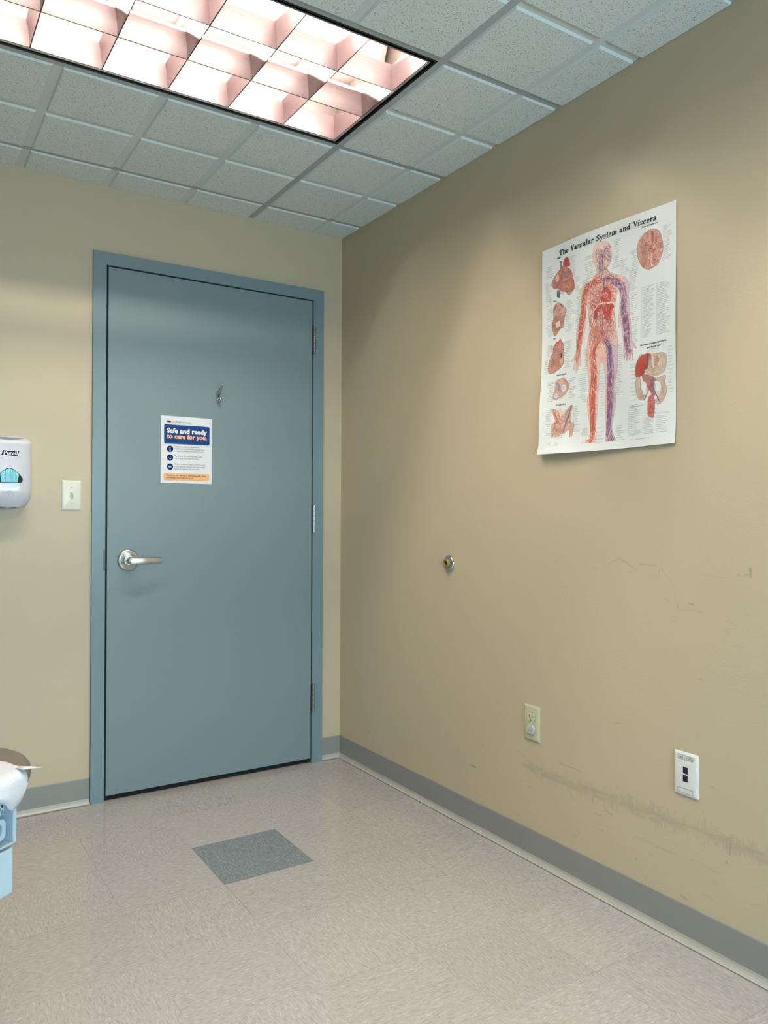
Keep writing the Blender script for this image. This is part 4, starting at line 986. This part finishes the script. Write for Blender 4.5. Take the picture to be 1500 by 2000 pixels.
G['u'] = (.76, rc(.08, .2, .27, .66)+rc(0, .58, .2, .66)+er(.31, .22, .23, .24, .19, .10, 180, 350)+rc(.47, 0, .66, .66)+rc(.39, .58, .5, .66)+rc(.6, 0, .74, .08))
G['l'] = (.38, rc(.08, 0, .27, 1)+rc(0, .92, .2, 1)+rc(0, 0, .36, .08))
G['i'] = (.38, rc(.08, 0, .27, .66)+rc(0, .58, .2, .66)+rc(0, 0, .36, .08)+ball(.17, .88, .12))
G['r'] = (.56, rc(.08, 0, .27, .66)+rc(0, .58, .2, .66)+rc(0, 0, .37, .08)+er(.40, .40, .18, .27, .10, .10, 60, 165)+ball(.44, .55, .10))
G['y'] = (.74, [[(.05, .62), (.27, .62), (.47, .15), (.36, .0)], [(.33, 0), (.41, 0), (.66, .62), (.58, .62)], [(.34, .06), (.42, .04), (.26, -.26), (.14, -.28)]]+ball(.15, -.22, .10)+rc(0, .58, .34, .66)+rc(.48, .58, .74, .66))
G['t'] = (.46, rc(.12, .12, .31, .86)+rc(0, .58, .42, .66)+er(.31, .16, .19, .18, .15, .08, 180, 320))
G['d'] = (.76, er(.29, .33, .27, .35, .18, .08, 0, 360)+rc(.44, 0, .63, 1)+rc(.34, .92, .46, 1)+rc(.6, 0, .74, .08))
def slab_text(s, s0, s1, base, cap, mb, off=.0006, shear=.10):
    total = sum(G[ch][0] if ch != ' ' else .42 for ch in s)+.04*len(s); k = (s1-s0)/total; x = 0
    for ch in s:
        if ch == ' ': x += .46; continue
        for poly in G[ch][1]:
            for q_ in (-.0005, .0, .0005): mb.face([CP(s0+(x+a+shear*b_)*k+q_, base+b_*cap+q_*.3, off) for a, b_ in poly])
        x += G[ch][0]+.04
mb = MB(); slab_text('The Vascular System and Viscera', .074, .446, .6195, .0165, mb); mb.build('title', M['ink'], chart)
CPt = lambda a, b_: CP(a, b_, .0006)
for s_, a, b_, w_ in (('Heart', .066, .6115, .016), ('Heart', .050, .4800, .014), ('Heart', .052, .3620, .014), ('Heart in Systole', .068, .2440, .043), ('Female Pelvis', .070, .1500, .038), ('Base of the Brain', .397, .6100, .050),
                      ('Branches of Abdominal Aorta', .392, .2800, .087), ('and Portal Vein', .414, .2700, .046)):
    mb = MB(); add_text(mb, s_, CPt, a, b_, width=w_, height=.0052, bold=.025); mb.build('subheading', M['ink'], chart)

# ------------------------------------------------------------------ ceiling light
def light(name, a, b, label, hidden=False):
    x0, x1 = XT+a*U, XT+(a+4)*U; y1, y0 = Y1-b*U, Y1-(b+2)*U; e_ = .0125
    x0 += e_; x1 -= e_; y0 += e_; y1 -= e_
    t = thing(name, ((x0+x1)/2, (y0+y1)/2, H), label, 'ceiling light', 'recessed fluorescent troffers')
    zt = H+.165
    hb = MB()
    hb.box(x0, y0, H, x0+.001, y1, zt).box(x1-.001, y0, H, x1, y1, zt).box(x0, y0, H, x1, y0+.001, zt).box(x0, y1-.001, H, x1, y1, zt).box(x0, y0, zt, x1, y1, zt+.001)
    yc = (y0+y1)/2
    # ballast cover down the middle, a deep tray between the lamps
    tr = [(yc-.070, zt), (yc-.045, H+.103), (yc-.038, H+.096), (yc+.038, H+.096), (yc+.045, H+.103), (yc+.070, zt)]
    hb.loft([[(xx, a_, b_) for a_, b_ in tr] for xx in (x0+.02, x1-.02)])
    for xx in (x0+.20, x0+.60, x1-.20): hb.box(xx-.006, y0, zt-.012, xx+.006, y1, zt)
    hb.build('housing', M['housing'], t)
    fb = MB()
    def ring(mb, g0, g1, z0, z1, mi=0):
        A = [(x0+g0, y0+g0), (x1-g0, y0+g0), (x1-g0, y1-g0), (x0+g0, y1-g0)]; B = [(x0+g1, y0+g1), (x1-g1, y0+g1), (x1-g1, y1-g1), (x0+g1, y1-g1)]
        for k in range(4):
            k2 = (k+1) % 4; mb.face([(*A[k], z0), (*B[k], z1), (*B[k2], z1), (*A[k2], z0)], mi)
    ring(fb, -.004, .003, H-.0012, H-.0012, 0); ring(fb, .003, .003, H-.0012, H+.012, 0); ring(fb, .003, .0115, H+.012, H+.012, 0); ring(fb, .0115, .0115, H+.012, H-.001, 0)  # flange and channel coloured black, painting in the shadow gap round the fitting
    ring(fb, .0115, .0165, H-.001, H-.001, 1); ring(fb, .0165, .0175, H-.001, H+.004, 1)
    fb.build('trim_frame', [M['black'], M['trim']], t)
    g = .0175; lx0, lx1, ly0, ly1 = x0+g, x1-g, y0+g, y1-g; cw, ch = (lx1-lx0)/6, (ly1-ly0)/3
    lb = MB(); LV = 9; HB = .068
    for i in range(6):
        for j in range(3):
            cx_, cy_ = lx0+(i+.5)*cw, ly0+(j+.5)*ch; prev = None
            for k in range(LV+1):
                q = k/LV; h_ = .0009+.014*q**2.6; z = H+.003+HB*q
                r = [(cx_-cw/2+h_*.8, cy_-ch/2+h_, z), (cx_+cw/2-h_*.8, cy_-ch/2+h_, z), (cx_+cw/2-h_*.8, cy_+ch/2-h_, z), (cx_-cw/2+h_*.8, cy_+ch/2-h_, z)]
                if prev:
                    for m_ in range(4): lb.face([prev[m_], r[m_], r[(m_+1) % 4], prev[(m_+1) % 4]], 0)
                prev = r
            o_ = [(cx_-cw/2, cy_-ch/2, H+.003+HB), (cx_+cw/2, cy_-ch/2, H+.003+HB), (cx_+cw/2, cy_+ch/2, H+.003+HB), (cx_-cw/2, cy_+ch/2, H+.003+HB)]
            for m_ in range(4): lb.face([prev[m_], o_[m_], o_[(m_+1) % 4], prev[(m_+1) % 4]], 0)
    # thin blade edges
    for i in range(7): x = lx0+i*cw; lb.box(x-.0015, ly0, H+.0016, x+.0015, ly1, H+.0030, mi=1)
    for j in range(4): y = ly0+j*ch; lb.box(lx0, y-.0015, H+.0015, lx1, y+.0015, H+.0031, mi=1)
    lb.build('parabolic_louvre', [M['reflector'], M['louvre_edge']], t)
    for yy in (yc-.150, yc+.150):
        tb = lathe([(0, .0128), (1.15, .0128)], (x0+.022, yy, H+.110), (1, 0, 0), 12).build('fluorescent_tube', M['tube'], t, smooth=True)
    return t
light('ceiling_light', -4, 2, 'large recessed ceiling light with a pinkish parabolic louvre')
light('ceiling_light', -4, ALL_LIGHTS[1][1], 'matching recessed ceiling light nearer the window, above the top edge of the view')

# ------------------------------------------------------------------ exam table at the left edge
TP = Vector((-1.544, -1.350, 0)); TD = Vector((.7944, .6074, 0)); TI = Vector((-.6074, .7944, 0))
def TL(u, v, z): return tuple(TP+TD*u+TI*v+Vector((0, 0, z)))
tab = thing('exam_table', TL(-.85, .26, 0), 'pale blue-white exam table with a brown vinyl top cut off by the left edge', 'exam table')
def outline(g, r):
    return rrect(-1.78+g, -.08+g, .075-g, .62-g, r-g, 14)
mb = MB(); rings = []
for z, g in ((.562, .014), (.564, .006), (.570, .0015), (.580, 0), (.590, .002), (.597, .007), (.600, .015), (.6005, .030)):
    rings.append([TL(a, b_, z) for a, b_ in outline(g, .20)])
mb.loft(rings); mb.build('cushion', M['vinyl'], tab, smooth=True, angle=60)
mb = MB(); mb.loft([[TL(a, b_, z) for a, b_ in rrect(-1.70, .0, -.06, .54, .08, 6)] for z in (.530, .563)]); mb.build('top_board', M['dark'], tab)  # cushion board, coloured near black for the shadow beneath the cushion
mb = MB()
BT = lambda *a: mb.box(*a, T=TL)
# shell with an open bay on the long side
mb.box(-1.62, .040, .325, -.0095, .52, .530, T=TL)
mb.box(-.0095, 0, .4285, .0, .52, .530, T=TL)
mb.box(-1.62, 0, .520, -.0095, .040, .530, T=TL)
mb.box(-1.62, 0, .4280, -.0095, .040, .4330, T=TL)
mb.box(-1.62, 0, .4330, -.60, .040, .520, T=TL)
mb.build('body_shell', M['tabplast'], tab, bevel=.0022)
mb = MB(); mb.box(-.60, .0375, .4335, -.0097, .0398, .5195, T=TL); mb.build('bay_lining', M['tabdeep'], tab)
# moulded handle loop inside the bay
def ringz(u0, z0, u1, z1, r, w_, v0, v1, name, m):
    o_ = rrect(u0, z0, u1, z1, r, 6); i_ = rrect(u0+w_, z0+w_, u1-w_, z1-w_, max(.002, r-w_*.5), 6); k = len(o_); mb = MB()
    mb.v = [TL(a, v0, b_) for a, b_ in o_]+[TL(a, v0, b_) for a, b_ in i_]+[TL(a, v1, b_) for a, b_ in o_]+[TL(a, v1, b_) for a, b_ in i_]
    for q in range(k):
        w2_ = (q+1) % k
        mb.f += [(q, w2_, k+w2_, k+q), (q, 2*k+q, 2*k+w2_, w2_), (k+q, k+w2_, 3*k+w2_, 3*k+q)]; mb.m += [0, 0, 0]
    return mb.build(name, m, tab, bevel=.001)
ringz(-.26, .440, -.0175, .4865, .014, .010, .012, .036, 'drawer_pull', M['tabplast'])
ringz(-.26, .494, -.0245, .5195, .010, .008, .010, .036, 'drawer_pull', M['tabplast'])
mb = MB(); mb.loft([[TL(a, v, z) for a, z in rrect(-.62+g, .3250+g, -.0085-g, .4215-g, .002, 3)] for v, g in ((.035, 0), (.003, 0), (.0, .004))]); mb.build('drawer_front', M['tabplast'], tab, bevel=.001)
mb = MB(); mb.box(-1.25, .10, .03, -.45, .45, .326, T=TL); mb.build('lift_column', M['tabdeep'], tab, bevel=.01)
mb = MB(); mb.box(-1.50, .04, .0005, -.28, .50, .035, T=TL); mb.build('base', M['tabplast'], tab, bevel=.008)

# paper pulled over the table, torn at the foot and hanging over the long side
def interp(x, T_): return float(np.interp(x, [a for a, b_ in T_], [b_ for a, b_ in T_]))
HANG = [(-1.7, .045), (-.30, .043), (-.20, .040), (-.1318, .036), (-.1150, .047), (-.1030, .062), (-.0930, .068), (-.0820, .0655), (-.0650, .060), (-.0510, .048), (-.0430, .032), (-.0380, .018), (-.034, .006)]
U_ = [-.034-.003*k for k in range(0, 45)]+[-.17-.02*k for k in range(76)]
rows = []
rj = random.Random(5)
for u in U_:
    fr_ = max(0, min(1, (-u-.034)/.03)); hang = interp(u, HANG)+rj.uniform(-.0012, .0012)*(u > -.16)
    # depth of the cushion edge at this u (rounded corner)
    ve = -.08 if u < -.125 else .12-math.sqrt(max(0, .04-(u+.125)**2))
    row = []
    for k in range(15):            # across the top, far side to near edge
        t_ = k/14; v = .46*(1-t_)+(ve+.028)*t_
        # the torn end runs back across the table at a slant
        uu = u+(.040*(t_ < 1)*(1-t_)**.5*.9)*(1-fr_)
        z = .6042+.0008*math.sin(u*70+t_*9)+.0010*math.sin(t_*23+u*31)
        row.append(TL(uu, v, z))
    for k in range(1, 6):          # over the rounded edge
        a = math.radians(90*k/5); row.append(TL(u, ve+.028-.0325*math.sin(a), .6052-.022*(1-math.cos(a))))
    zb = .5802; ze = .6052-.0-hang
    for k in range(1, 7):
        z = zb+(min(ze, zb-.0005)-zb)*k/6; row.append(TL(u+.0012*math.sin(k*2.1), ve-.0048-.004*math.sin(k/6*math.pi)*(hang > .03), z))
    rows.append(row)
mb = MB(); mb.grid(rows)
# torn tip sticking out past the corner
tipb = len(mb.v)
mb.face([TL(-.050, -.045, .6048), TL(-.050, -.066, .6046), TL(-.038, -.072, .6040), TL(-.022, -.088, .6030), TL(-.028, -.066, .6052), TL(-.036, -.045, .6056)])
pp = mb.build('exam_paper_sheet', M['exam'], None, smooth=True, angle=80)
sm = pp.modifiers.new('thickness', 'SOLIDIFY'); sm.thickness = .0003; sm.offset = 1
pp['label'] = 'torn white crepe paper draped over the brown exam table top'; pp['category'] = 'exam paper'
